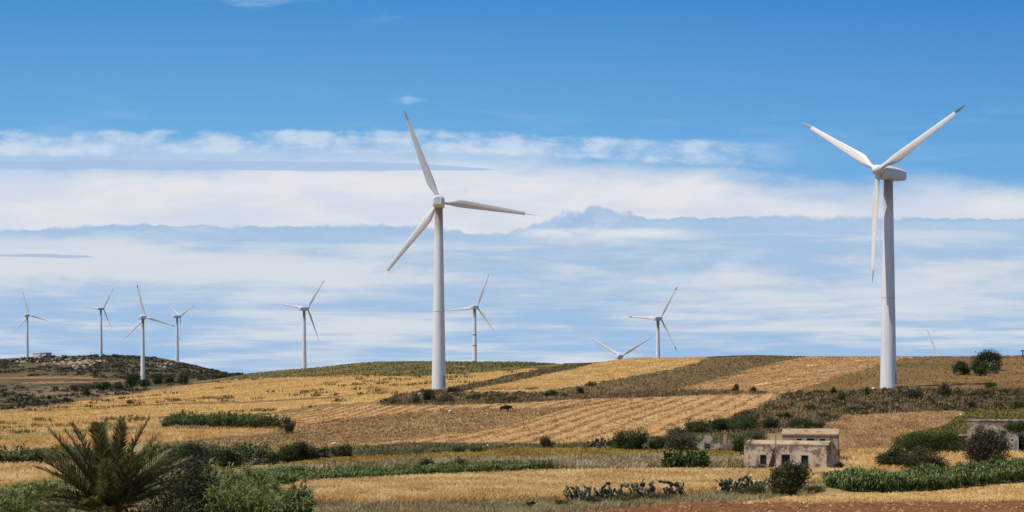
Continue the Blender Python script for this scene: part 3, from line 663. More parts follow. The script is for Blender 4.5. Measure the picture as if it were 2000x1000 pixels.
STONE = plaster('pale_rubble_stone', (.44,.40,.35), (.33,.29,.24), (.25,.21,.17), .5)
ROOFM = plaster('lime_roof', (.52,.365,.215), (.44,.30,.18), (.36,.25,.16), .35)
VAULT = plaster('vault_render', (.47,.345,.215), (.39,.285,.18), (.30,.22,.16), .4)
WHITE = flat('far_whitewash', (.72,.62,.56)); WHITE2 = flat('far_whitewash_shaded', (.52,.46,.44)); BLUE = flat('blue_paint', (.012,.026,.10)); GREENS = flat('green_shutter', (.012,.028,.024)); GLASS = flat('window_dark', (.012,.016,.02), .3)  # second far wash is darker: shade on the right block put into its colour
FRAME = flat('window_surround', (.36,.30,.26)); WOODD = flat('door_wood', (.075,.04,.03)); SKYB = flat('blue_tank', (.08,.22,.55)); LINTEL = flat('lintel_grey', (.20,.19,.19))

def wall_with_holes(m, x0, x1, z0, z1, holes, y0, y1):
    """wall slab from y0 (face) to y1 (back), pierced by (xa, xb, za, zb) openings; butted blocks"""
    xs = sorted({x0, x1, *[h[0] for h in holes], *[h[1] for h in holes]})
    for a, b in zip(xs[:-1], xs[1:]):
        hs = sorted([h for h in holes if h[0] <= a and h[1] >= b], key=lambda h: h[2]); z = z0
        for h in hs:
            if h[2] > z: m.box(a, b, y0, y1, z, h[2])
            z = h[3]
        if z < z1: m.box(a, b, y0, y1, z, z1)
def window(e, x, z, w, h, y, mat, name='window', frame=True):
    m = MB(); m.box(x, x+w, y+.18, y+.22, z, z+h)
    m.box(x+w*.48, x+w*.52, y+.15, y+.179, z, z+h)
    o = m.build(name, mat, e)
    if frame:
        f = MB(); q = .09
        f.box(x-q, x, y-.025, y+.12, z-q, z+h+q); f.box(x+w, x+w+q, y-.025, y+.12, z-q, z+h+q); f.box(x, x+w, y-.025, y+.12, z+h, z+h+q); f.box(x, x+w, y-.06, y+.12, z-q, z)
        f.build('frame', FRAME, o)
    return o
# front farmhouse: barrel vaulted, gable turned to the right
fb = gp(1533, 916.5, .15)
HR = -R(brg(1533)+20)
e = empty('farmhouse', fb, HR, 'long abandoned farmhouse with flaking plaster, barrel vault and blue door', 'house')
m = MB(); W, D, H = 5.55, 5.2, 3.35
wall_with_holes(m, -W, W, 0, H, [(-3.35,-2.5,.75,2.0), (-.45,.7,0,2.1), (2.2,3.12,.78,2.05)], 0, .45)
prof = [(.45, 0), (.45, 3.36), (.8, 3.66), (1.4, 3.86), (2.1, 3.82), (2.8, 3.5), (3.4, 3.0), (3.75, 2.72), (D, 2.66), (D, 0)]
for xa, xb in ((-W, -W+.45), (W-.45, W)):
    m.loft([[(xa, y, z) for y, z in prof], [(xb, y, z) for y, z in prof]])
m.box(-W+.45, W-.45, D-.45, D, 0, 2.62)
m.box(-W, -W+1.0, -.03, .5, H, H+.12)
m.build('wall', PL1, e)
m = MB(); top = [(.46, 3.37), (.8, 3.67), (1.4, 3.87), (2.1, 3.83), (2.8, 3.51), (3.4, 3.01), (3.75, 2.73), (D+.1, 2.68)]
ring = top+[(y, z-.16) for y, z in reversed(top)]
ring = [(y, z+.012) for y, z in ring]
m.loft([[(-W+.62, y, z) for y, z in ring], [(W+.06, y, z) for y, z in ring]]); m.box(-W+1.0, W-.3, .05, .46, H+.004, H+.1)
m.build('roof', VAULT, e)
window(e, -3.35, .75, .85, 1.25, 0, GREENS); window(e, 2.2, .78, .92, 1.27, 0, GREENS)
m = MB(); m.box(-.45, .7, .3, .36, 0, 1.25); d = m.build('door', BLUE, e)
m = MB(); m.box(-.45, .7, .34, .40, 1.25, 2.1); m.build('door_opening', GLASS, d)
m = MB(); m.box(-.72, -.45, -.05, .3, 0, 2.2); m.box(.7, .92, -.05, .3, 0, 2.2); m.box(-.45, .7, -.05, .3, 2.1, 2.25); m.build('frame', FRAME, d)
# taller house behind
fb2 = at_depth(1582, 260, .2)
e = empty('farmhouse', fb2, -R(brg(1580)+3), 'taller house behind the vaulted farmhouse with three small upper windows and pale roof', 'house')
W, H, D = 3.75, 4.05, 4.6
m = MB(); hs = [(-1.8,-1.1,3.02,3.55), (-.45,.6,3.05,3.58), (1.3,2.05,3.03,3.55)]
wall_with_holes(m, -W, W, -.5, H, hs, 0, .4)
pr = [(.4,-.5),(.4,H),(2.6,H+.3),(D,H+.55),(D,-.5)]
for xa, xb in ((-W,-W+.4),(W-.4,W)): m.loft([[(xa,y,z) for y,z in pr],[(xb,y,z) for y,z in pr]])
m.box(-W+.4, W-.4, D-.4, D, -.5, H+.4); m.build('wall', PL2, e)
m = MB(); n = 40
for i in range(n):
    xa, xb = -W-.1+(2*W+.2)*i/n, -W-.1+(2*W+.2)*(i+1)/n
    xm = (xa+xb)/2; r = (xb-xa)*.52
    m.loft([[(xm+r*math.cos(a), y, z+r*.8*math.sin(a)) for a in np.linspace(0, math.pi, 6)]+[(xm-r, y, z-.12), (xm+r, y, z-.12)] for y, z in ((-.14, H+.1), (D*.6, H+.72))])
m.build('roof', ROOFM, e)
for x0, x1, z0, z1 in hs: window(e, x0, z0, x1-x0, z1-z0, 0, GLASS)
m = MB(); m.box(-.5, .5, -.03, -.002, 3.68, 3.86)
for i in range(5): m.box(-.42+.2*i, -.34+.2*i, -.06, -.028, 3.7, 3.84)
m.build('vent', LINTEL, e)
# arched ruin
rb = gp(1384, 883, .1)
e = empty('ruined_house', rb, -R(brg(1384)+4), 'roofless ruin with an arched gable over a dark doorway', 'ruin')
k = rb.y/FPX
m = MB(); S = k
def px(a): return (a-1384)*k
arch = [(px(1366),0),(px(1366),1.25),(px(1369),1.65),(px(1372),1.75),(px(1374.5),2.1),(px(1378),2.38),(px(1382),2.5),(px(1386),2.45),(px(1390),2.2),(px(1393.5),1.8),(px(1394),0)]
dl, dr, dh = px(1376), px(1387), 1.32
outline = [p for p in arch]
# gable with a doorway: left jamb, right jamb, arch over it
m.loft([[(x, y, z) for x, z in [(px(1366),0),(dl,0),(dl,dh),(px(1369),1.65),(px(1366),1.25)]] for y in (0, .45)])
m.loft([[(x, y, z) for x, z in [(dr,0),(px(1394),0),(px(1394),1.5),(dr,dh)]] for y in (0, .45)])
m.loft([[(x, y, z) for x, z in [(px(1369),1.65),(dl,dh),(dr,dh),(px(1394),1.5),(px(1393.5),1.8),(px(1390),2.2),(px(1386),2.45),(px(1382),2.5),(px(1378),2.38),(px(1374.5),2.1),(px(1372),1.75)]] for y in (0, .45)])
m.build('gable', PL3, e)
m = MB(); tops = [1.35, 1.28, 1.4, 1.22, 1.33, 1.25, 1.3, 1.1]
xs = np.linspace(px(1394), px(1426), 9)
for i in range(8):
    if i == 3: continue
    m.box(xs[i], xs[i+1], .02+.003*i, .42, 0, tops[i])
m.build('wall', PL3, e); m = MB()
for i in range(6):
    m.box(px(1352)+i*.17, px(1352)+(i+1)*.17, .05+.003*i, .4, 0, [.7,.85,1.0,.95,1.15,1.2][i])
m.build('wall', PL3, e)
m = MB(); m.box(px(1410), px(1417), 2.4, 2.9, 0, 2.35); m.box(px(1411), px(1417), 2.42, 2.88, 2.35, 2.6); m.box(px(1417), px(1440), 2.5, 2.9, 0, 1.75); m.build('rear_pillar', VAULT, e)
m = MB(); m.box(dl, dr, .25, .3, 0, .9); d = m.build('door', WOODD, e)
m = MB(); m.box(dl, dr, .2, .28, .95, dh); m.build('lintel', LINTEL, d)
m = MB(); m.box(px(1370), px(1410), 2.6, 2.9, 0, 1.1); m.build('back_wall', PL3, e)
# right farmhouse
qb = gp(1950, 884, .1); k = qb.y/FPX
e = empty('farmhouse', qb, -R(brg(1950)+6), 'flat roofed stained farmhouse with blue grey door and ivy on its right end', 'house')
def qx(a): return (a-1950)*k
H = (884-821)*k; D = 6
m = MB(); hs = [(qx(1931), qx(1943), 1.75, 3.0), (qx(1955), qx(1965), 2.35, 3.25)]
wall_with_holes(m, qx(1889.5), qx(2032), -.3, H, hs, 0, .45)
m.box(qx(1889.5), qx(1889.5)+.45, .45, D, -.3, H); m.box(qx(2032)-.45, qx(2032), .45, D, -.3, H); m.box(qx(1889.5)+.45, qx(2032)-.45, D-.45, D, -.3, H)
m.build('wall', PL4, e)
m = MB(); m.box(qx(1889)-.06, qx(2032)+.1, -.08, D+.08, H+.004, H+.16)
for i in range(30): m.box(qx(1889)+i*.36, qx(1889)+i*.36+.3, -.05, .1, H+.16, H+.2+.05*((i*7) % 3))
m.build('roof', STONE, e)
m = MB(); m.box(qx(1955), qx(1965), .12, .17, 2.35, 3.25); d = m.build('door', flat('door_blue_grey', (.10,.125,.14)), e)
m = MB(); m.box(qx(1953.5), qx(1955), -.04, .3, 2.35, 3.4); m.box(qx(1965), qx(1966.5), -.04, .3, 2.35, 3.4); m.box(qx(1955), qx(1965), -.04, .3, 3.25, 3.4); m.build('frame', FRAME, d)
m = MB(); m.box(qx(1931), qx(1943), .3, .35, 1.75, 3.0); m.build('window', GLASS, e)
# stone gable hut in front of it
hb = gp(1978, 885, .1); hb.y -= 2.2; hb.x = (1978-1000)/FPX*hb.y; k = hb.y/FPX
e = empty('stone_hut', hb, -R(brg(1978)+2), 'small pale rubble stone hut with a tiny opening in front of the right farmhouse', 'hut')
m = MB(); w = 10.5*k; H = 2.55
wall_with_holes(m, -w, w, -.3, H, [(-.22, .12, 1.9, 2.12)], 0, .35)
m.loft([[(-w, y, H), (w, y, H), (w*.55, y, H+.28), (-w*.55, y, H+.26)] for y in (0, .35)])
m.box(-w, -w+.3, .35, 2.0, -.3, H); m.box(w-.3, w, .35, 2.0, -.3, H); m.box(-w+.3, w-.3, 1.7, 2.0, -.3, H)
m.build('wall', STONE, e)
m = MB()
for i in range(9):
    z = .1+i*.27; q = .12 if i % 2 else .05
    m.box(-w-.03, -w+q+.06, -.03, .2, z, z+.265)
m.build('quoin', FRAME, e); m = MB()
for i in range(9):
    z = .1+i*.27; q = .12 if i % 2 else .05
    m.box(w-q-.06, w+.03, -.03, .2, z, z+.265)
m.build('quoin', FRAME, e)
m = MB(); m.box(-.22, .12, .25, .3, 1.9, 2.12); m.build('window', GLASS, e)
# low lean-to slab left of the right farmhouse
sb = gp(1879, 872, .1)
e = empty('lean_to', sb, -R(brg(1879)), 'low lean-to with a flat slab roof against the left end of the right farmhouse', 'shed')
k = sb.y/FPX; hh = (872-847.5)*k
m = MB(); m.box(-9*k, 9*k, -.5, 1.2, hh-.14, hh); m.build('roof', STONE, e)
m = MB(); m.box(-8*k, 8.4*k, .5, .8, 0, hh-.14); m.box(5*k, 8*k, -.4, .5, 0, hh-.14); m.build('wall', PL3, e)
# far white building on the dark hill
wb = at_depth(81, 1935, .6); k = 1935/FPX; wb.z = (HOR-697.5)*k
e = empty('hilltop_building', wb, -.35, 'low pale flat roofed building on the skyline of the dark hill', 'building')
m = MB(); m.box(-15.5*k, 4*k, -3, 6, -2.5, 7.0*k); m.build('wall', WHITE, e)
m = MB(); m.box(4.01*k, 15.2*k, -4, 6, -2.5, 8.0*k); m.build('annex', WHITE2, e)
m = MB(); m.box(-15.8*k, 4*k, -3.3, 6.3, 7.0*k+.01, 7.7*k); m.box(3.9*k, 15.8*k, -4.4, 6.4, 8.0*k+.01, 9.0*k); m.build('roof', WHITE, e)
m = MB(); m.loft([[(k*(1.5+1.9*math.cos(a)), -4.2+k*1.5*math.sin(a), z) for a in np.linspace(0, 6.283, 13)[:-1]] for z in (0, 2.6*k)]); m.build('tank', SKYB, e)
# ruined shelter at the far right of the ridge
sb = at_depth(2001, 560, .2); k = sb.y/FPX
e = empty('roofed_shelter', sb, -.2, 'dark weathered open shelter with overhanging roof at the right end of the ridge', 'shelter')
hh = (HOR-683)*sb.y/FPX-sb.z
m = MB(); m.loft([[(-1.15, y, hh-.55), (-.9, y, hh-.2), (2.4, y, hh+.25), (2.4, y, hh-.2)] for y in (-1.2, 1.5)]); m.build('roof', DEADWOOD, e)
m = MB(); m.tube([(-.45,-.8,-.2),(-.5,-.8,hh-.25)], .13); m.tube([(2.1,-.8,-.2),(2.1,-.8,hh-.1)], .13); m.tube([(2.1,1.1,-.2),(2.1,1.1,hh-.1)], .13); m.tube([(-.45,1.1,-.2),(-.45,1.1,hh-.25)], .13); m.build('post', DEADWOOD, e)
m = MB(); m.box(-.9, 2.4, -.9, 1.2, -.3, .35); m.build('stone_base', PL2, e)

# ---------------------------------------------------------------- stones
def stone(u, v, wpx, hpx, label, mat, seed, name='stone', cat='stone', group=None):
    b = gp(u, v); k = b.y/FPX; r = np.random.default_rng(seed); m = MB(); rings = []
    for z, s in ((-.15, .9), (.25, 1), (.7, .8), (1, .35)):
        rings.append([(math.cos(a)*wpx*k*.5*s*(.8+.4*r.random()), math.sin(a)*wpx*k*.4*s*(.8+.4*r.random()), z*hpx*k) for a in np.linspace(0, 6.283, 9)[:-1]])
    m.loft(rings); o = m.build(name, mat, None)
    o.location = b
    return tag(o, label, cat, group)
PALE = flat('pale_limestone', (.55,.44,.33)); TANR = flat('tan_hill_rock', (.46,.34,.235)); PALEW = flat('white_limestone', (.62,.58,.54))
stone(820, 771, 7, 4, 'white stone block on the bank left of the central turbine', PALEW, 1)
stone(1706, 760, 8, 4, 'flat white slab on the scrub left of the right turbine base', PALEW, 2)
stone(653, 868, 10, 5, 'pale cream boulder lying at the foot of the dry grass field', PALE, 3)
stone(1951, 724, 9, 4, 'whitish rock beside the prickly pear on the right ridge', PALE, 4)
stone(1507, 919, 14, 6, 'heap of pale broken masonry in front of the farmhouse', PALEW, 5)
stone(1877, 813, 9, 5, 'pale field stone on the corner of the green meadow', PALE, 6)
m = MB(); r = np.random.default_rng(5)                         # outcrop of pale rock on the far hill
for i in range(130):
    if i < 95: u, v = r.normal(150, 26), r.normal(709, 4.5)
    elif i < 118: u, v = r.normal(60, 22), r.normal(708, 3)
    else: u, v = r.normal(320, 18), r.normal(713, 4)
    if v < 699: continue
    b = gp(u, v); s = r.uniform(.7, 2.1); hh = s*r.uniform(.3, .6)
    m.loft([[(b.x+math.cos(a)*s*q*(.8+.4*r.random()), b.y+math.sin(a)*s*.7*q, b.z+.5+z*hh) for a in np.linspace(0, 6.283, 7)[:-1]] for z, q in ((-1.2, 1), (.5, .9), (1, .4))])
tag(m.build('rock_outcrop', TANR), 'pale rocks breaking through the scrub on the far hill', 'rocks', None, 'stuff')
# earth cuts below the far hill are part of the ground colour

# ---------------------------------------------------------------- animals
def quadruped(name, base, rz, s, mat, label, cat, pose='stand'):
    """one skinned body: trunk, neck, head, four jointed legs, tail (length about 2 at s=1, faces +x)"""
    v = [(-.75,0,1.18),(-.1,0,1.12),(.55,0,1.12),(.95,0,1.2),(1.25,0,1.12),(1.5,0,.92)]
    rad = [.40,.46,.44,.27,.21,.13]; ed = [(0,1),(1,2),(2,3),(3,4),(4,5)]
    def leg(root, pts, rr):
        last = root
        for p, q in zip(pts, rr): v.append(p); rad.append(q); ed.append((last, len(v)-1)); last = len(v)-1
    for sy in (-1, 1):
        o = .16*sy
        leg(0, [(-.82,sy*.2,.85),(-.9+o,sy*.21,.5),(-.82+o,sy*.21,.22),(-.8+o,sy*.21,.02)], [.17,.085,.07,.075])
        leg(2, [(.6,sy*.18,.75),(.62-o,sy*.19,.45),(.6-o,sy*.19,.22),(.63-o,sy*.19,.02)], [.13,.075,.065,.07])
        leg(4, [(1.2,sy*.2,1.24)], [.05])
    leg(0, [(-1.1,0,1.15),(-1.18,0,.75),(-1.16,0,.5)], [.05,.035,.045])
    me = bpy.data.meshes.new(name); me.from_pydata([tuple(c*s for c in p) for p in v], ed, []); me.update()
    o = link(name, me, mat); o.location = base; o.rotation_euler = (0, 0, rz)
    sk = o.modifiers.new('skin', 'SKIN'); sk.use_smooth_shade = True
    for sv, q in zip(me.skin_vertices[0].data, rad): sv.radius = (q*s, q*s); sv.use_root = False
    me.skin_vertices[0].data[0].use_root = True
    o.modifiers.new('sub', 'SUBSURF').levels = 1; o.modifiers['sub'].render_levels = 2
    return tag(o, label, cat)
BLACKHIDE = flat('black_hide', (.012,.010,.011)); WHITEHIDE = flat('white_hide', (.62,.57,.52))
def pied():
    m, t = new_mat('pied_hide'); p = objco(t); n = noise(t, p, 2.2, 2, .5)
    finish(t, mixc(t, sm(t, n, .46, .5), (.015,.013,.013), (.6,.56,.52)), .9); return m
PIED = pied()
b = gp(987, 804.5); quadruped('cow', b, R(-8), 1.0*(24/FPX*b.y)/2.5, BLACKHIDE, 'black cow walking right across the stubble below the central turbine', 'cow')
b = gp(879, 807, .25); quadruped('cow', b, R(62), .66, WHITEHIDE, 'white calf seen end on in the stubble left of the black cow', 'cow')
b = gp(951, 877, .05); quadruped('goat', b, R(110), .5, PIED, 'small black and white goat among the weeds below the stubble', 'goat')
SKYC = [(68,147,213),(101,172,227),(122,186,234),(158,190,225),(146,186,228)]
# ---------------------------------------------------------------- tall canes, maize
def cane_mesh(pts, h, seed, leaves=12, lw=.055, ll=.65, droop=.5, taper=None, stalk=.014, hs=.5):
    r = np.random.default_rng(seed); n = len(pts); pts = np.asarray(pts)
    H = h*(1-hs*.75+hs*r.random(n))*(.62+.66*vnoise(pts[:, 0]/2.2+50, pts[:, 1]/3, seed))*(taper(pts) if taper else 1.0); lean = r.normal(size=(n, 2))*.07+np.array([.04, 0])
    Vs, Ts = [], []
    k = max(1.0, np.mean(pts[:, 1])/140) if abs(np.mean(pts[:, 1])) > 5 else 1.0
    a = r.random(n)*np.pi; w = stalk*k
    for q in range(2):
        aa = a+q*np.pi/2; dx, dy = np.cos(aa)*w, np.sin(aa)*w
        B = pts; Tp = pts+np.stack([lean[:, 0]*H, lean[:, 1]*H, H], 1)
        Vs.append(np.stack([B+np.stack([-dx, -dy, 0*dx-.1], 1), B+np.stack([dx, dy, 0*dx-.1], 1), Tp+np.stack([dx, dy, 0*dx], 1)*.5, Tp-np.stack([dx, dy, 0*dx], 1)*.5], 1)); Ts.append(np.full((n, 4), .45)+r.normal(size=(n, 1))*.1)
    i = np.repeat(np.arange(n), leaves); N = len(i)
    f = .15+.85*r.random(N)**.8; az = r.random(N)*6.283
    base = pts[i]+np.stack([lean[i, 0]*H[i]*f, lean[i, 1]*H[i]*f, H[i]*f], 1)
    L = ll*(.6+.7*r.random(N)); ca, sa = np.cos(az), np.sin(az); el = .5+.6*r.random(N)
    mid = base+np.stack([ca*np.cos(el)*L*.5, sa*np.cos(el)*L*.5, np.sin(el)*L*.5], 1)
    e2 = el-droop-1.0*r.random(N)*droop*2
    tip = mid+np.stack([ca*np.cos(e2)*L*.55, sa*np.cos(e2)*L*.55, np.sin(e2)*L*.55], 1)
    pw = np.stack([-sa, ca, .3*r.normal(size=N)], 1)*(lw*k**.5*(.6+.7*r.random(N)))[:, None]
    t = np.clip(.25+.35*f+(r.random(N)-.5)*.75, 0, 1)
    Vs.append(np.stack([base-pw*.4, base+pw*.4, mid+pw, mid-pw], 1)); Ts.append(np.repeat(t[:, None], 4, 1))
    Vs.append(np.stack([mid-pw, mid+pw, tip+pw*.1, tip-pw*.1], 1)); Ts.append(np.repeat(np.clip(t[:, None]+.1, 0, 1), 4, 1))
    V = np.concatenate(Vs).reshape(-1, 3); T = np.concatenate(Ts).reshape(-1)
    return V, np.arange(len(V)).reshape(-1, 4), T
def canes(name, poly, n, h, mat, seed, label, cat, kind=None, group=None, **kw):
    X, Y, Zb = band(poly, n, seed); c = np.array([X.mean(), Y.mean(), Zb.mean()])
    V, F, T = cane_mesh(np.stack([X, Y, Zb], 1), h, seed, **kw)
    o = link(name, mesh_np(name, V-c, F, T), LM[mat]); o.location = c
    return tag(o, label, cat, group, kind)
def canes_at(name, u0, u1, Y0, Y1, n, h, mat, seed, label, cat, **kw):
    r = np.random.default_rng(seed); u = r.uniform(u0, u1, n); Y = r.uniform(Y0, Y1, n); X = (u-1000)/FPX*Y; Zb = ground_z(X, Y)
    c = np.array([X.mean(), Y.mean(), Zb.mean()])
    V, F, T = cane_mesh(np.stack([X, Y, Zb], 1), h, seed, **kw)
    o = link(name, mesh_np(name, V-c, F, T), LM[mat]); o.location = c
    return tag(o, label, cat)
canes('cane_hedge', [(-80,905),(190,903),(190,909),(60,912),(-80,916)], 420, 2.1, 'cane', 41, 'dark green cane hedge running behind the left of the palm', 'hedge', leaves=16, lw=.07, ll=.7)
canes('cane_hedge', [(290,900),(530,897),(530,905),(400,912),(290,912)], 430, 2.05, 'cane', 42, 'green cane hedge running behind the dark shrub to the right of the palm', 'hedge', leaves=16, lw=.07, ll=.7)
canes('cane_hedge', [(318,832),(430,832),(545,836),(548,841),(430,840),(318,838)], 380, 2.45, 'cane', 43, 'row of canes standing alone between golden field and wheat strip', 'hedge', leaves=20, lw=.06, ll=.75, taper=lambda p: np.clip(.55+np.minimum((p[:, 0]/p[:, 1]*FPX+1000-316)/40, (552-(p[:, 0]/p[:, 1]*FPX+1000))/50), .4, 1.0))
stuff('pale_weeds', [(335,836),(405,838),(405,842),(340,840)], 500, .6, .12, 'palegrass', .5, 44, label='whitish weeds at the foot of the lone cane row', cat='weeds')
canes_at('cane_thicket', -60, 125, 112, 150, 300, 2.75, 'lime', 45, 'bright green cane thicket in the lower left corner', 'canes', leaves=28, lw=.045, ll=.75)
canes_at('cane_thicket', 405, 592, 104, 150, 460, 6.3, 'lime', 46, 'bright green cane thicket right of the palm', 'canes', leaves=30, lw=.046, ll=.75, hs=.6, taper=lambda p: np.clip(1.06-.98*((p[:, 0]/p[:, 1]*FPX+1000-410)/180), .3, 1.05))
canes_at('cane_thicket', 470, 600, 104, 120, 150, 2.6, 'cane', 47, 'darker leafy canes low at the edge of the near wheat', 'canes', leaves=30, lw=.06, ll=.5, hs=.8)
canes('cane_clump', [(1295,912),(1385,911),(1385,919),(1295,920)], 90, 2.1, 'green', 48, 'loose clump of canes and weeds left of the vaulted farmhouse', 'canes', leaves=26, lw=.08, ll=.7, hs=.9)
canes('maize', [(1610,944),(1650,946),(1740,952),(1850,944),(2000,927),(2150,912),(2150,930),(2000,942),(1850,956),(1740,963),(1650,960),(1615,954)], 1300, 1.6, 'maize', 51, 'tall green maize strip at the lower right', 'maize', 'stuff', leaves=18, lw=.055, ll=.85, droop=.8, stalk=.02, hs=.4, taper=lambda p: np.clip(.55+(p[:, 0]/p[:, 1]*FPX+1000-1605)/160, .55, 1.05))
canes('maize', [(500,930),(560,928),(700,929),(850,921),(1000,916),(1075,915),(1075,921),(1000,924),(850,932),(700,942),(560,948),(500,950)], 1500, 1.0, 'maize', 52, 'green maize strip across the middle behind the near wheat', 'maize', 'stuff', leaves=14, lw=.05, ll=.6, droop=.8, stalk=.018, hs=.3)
# ---------------------------------------------------------------- palm
def frond_mesh(L, rise, bend, seed):
    r = np.random.default_rng(seed); n = 26; pts = []; a = rise; p = np.zeros(3)
    for i in range(n+1):
        pts.append(p.copy()); s = i/n; a2 = a-bend*s**1.6
        p = p+np.array([math.cos(a2), 0, math.sin(a2)])*L/n
    pts = np.array(pts); tg = np.gradient(pts, axis=0); tg /= np.linalg.norm(tg, axis=1)[:, None]
    up = np.stack([-tg[:, 2], 0*tg[:, 0], tg[:, 0]], 1); side = np.array([0, 1.0, 0])
    V, T = [], []
    for i in range(n):                                  # midrib
        w0, w1 = .055*(1-i/n)+.012, .055*(1-(i+1)/n)+.012
        V += [pts[i]-side*w0, pts[i]+side*w0, pts[i+1]+side*w1, pts[i+1]-side*w1]; T += [.95 if i < 9 else .6]*4
        V += [pts[i]-up[i]*w0, pts[i]+up[i]*w0, pts[i+1]+up[i+1]*w1, pts[i+1]-up[i+1]*w1]; T += [.9 if i < 9 else .55]*4
    for i in np.arange(4.0, n-.2, .29):
        k = int(i); b = pts[k]+(pts[min(k+1, n)]-pts[k])*(i-k); s = i/n
        for sd in (-1, 1):
            l = L*.165*(1.15-.55*abs(s-.42)*1.6)*(.8+.4*r.random())*(1-.35*max(0, s-.8)/.2); fw = .75+.5*s
            d = tg[k]*fw+side*sd*(.85-.25*s)+up[k]*(.42+.22*r.normal())+np.array([0, 0, -.12]); d /= np.linalg.norm(d)
            q = np.cross(d, up[k]); q /= np.linalg.norm(q); w = .017+.012*r.random(); t = float(np.clip(.42+.28*r.normal(), 0, 1))
            md = b+d*l*.5; tp = b+d*l+np.array([0, 0, -.07*l*(1+r.random()*2)])
            V += [b-q*w*.6, b+q*w*.6, md+q*w, md-q*w]; T += [t]*4
            V += [md-q*w, md+q*w, tp+q*.003, tp-q*.003]; T += [t]*4
    return mesh_np('frond', np.array(V), np.arange(len(V)).reshape(-1, 4), np.array(T))
pb = at_depth(214, 83, .2); pb.z = min(pb.z, -7.9)
palm = empty('palm_tree', pb, 0, 'dark date palm with arching feathery fronds in the lower left foreground', 'palm tree')
zc = (HOR-984)*83/FPX-pb.z
m = MB(); pts = []; rr = []
for i in range(19): pts.append((.05*math.sin(i*.7), .03*i/18, -.3+(zc+.25)*i/18)); rr.append(.30+.05*(i % 2)+(.12 if i > 15 else 0))
m.tube(pts, rr, 14)
rd = random.Random(3)
for i in range(90):                                    # old leaf bases
    z = zc*(.35+.65*rd.random()); a = rd.random()*6.283; c, s = math.cos(a), math.sin(a)
    m.tube([(c*.28, s*.28, z-.12), (c*.42, s*.42, z+.08), (c*.48, s*.48, z+.2)], [.08, .06, .02], 5)
m.build('trunk', BARK, palm)
FR = [[frond_mesh(4.0, R(60+22*j/3), R(8+7*j), 60+j) for j in range(4)], [frond_mesh(4.0, R(34+20*j/3), R(14+7*j), 70+j) for j in range(4)], [frond_mesh(3.7, R(8+24*j/3), R(16+9*j), 80+j) for j in range(4)]]
for grp in FR:
    for me in grp: me.materials.append(LM['palm'])
ga = 2.39996
for i in range(80):
    lay = 0 if i < 18 else (1 if i < 48 else 2)
    f = link('frond', FR[lay][i % 4], None, palm)
    f.location = (.1*math.cos(i*ga), .1*math.sin(i*ga), zc-.05-.32*lay*(.5+.5*rd.random()))
    f.rotation_euler = (R(rd.uniform(-16, 16)), R(rd.uniform(-8, 6)) , i*ga+rd.uniform(-.2, .2)); s = rd.uniform(.86, 1.06); f.scale = (s, s, s)
# ---------------------------------------------------------------- prickly pears
def pads(plants, seed):
    r = np.random.default_rng(seed); Vs, Fs, Ts, b = [], [], [], 0
    th = np.linspace(0, 2*np.pi, 11)[:-1]
    ringdef = [(0.0, 1.0), (.55, .72), (1.0, .25)]
    for (p, up, nrm, L) in plants:
        up = up/np.linalg.norm(up); nrm = nrm-up*nrm.dot(up); nrm /= np.linalg.norm(nrm)+1e-9; sd = np.cross(up, nrm)
        c = p+up*L*.5; t = float(np.clip(.35+.2*r.normal(), 0, .75)); v = []; tt = []
        for k in (-1, -.55, 0, .55, 1):
            rs = math.sqrt(max(0, 1-k*k))*.92+.05
            for a in th:
                w = L*.36*(1+.12*math.sin(a)); v.append(c+(sd*math.cos(a)*w+up*math.sin(a)*L*.5)*rs+nrm*k*L*.09); tt.append(t+(.35 if abs(k) < .1 else 0)*r.random())
        v = np.array(v); n = len(th); f = []
        for i in range(4):
            for j in range(n): f.append((i*n+j, i*n+(j+1) % n, (i+1)*n+(j+1) % n, (i+1)*n+j))
        for i in (0, 4):
            for j in range(1, n-2, 2): f.append((i*n, i*n+j, i*n+j+1, i*n+j+2))
        Vs.append(v); Fs.append(np.array(f)+b); Ts += tt; b += len(v)
    return np.concatenate(Vs), np.concatenate(Fs), np.array(Ts)
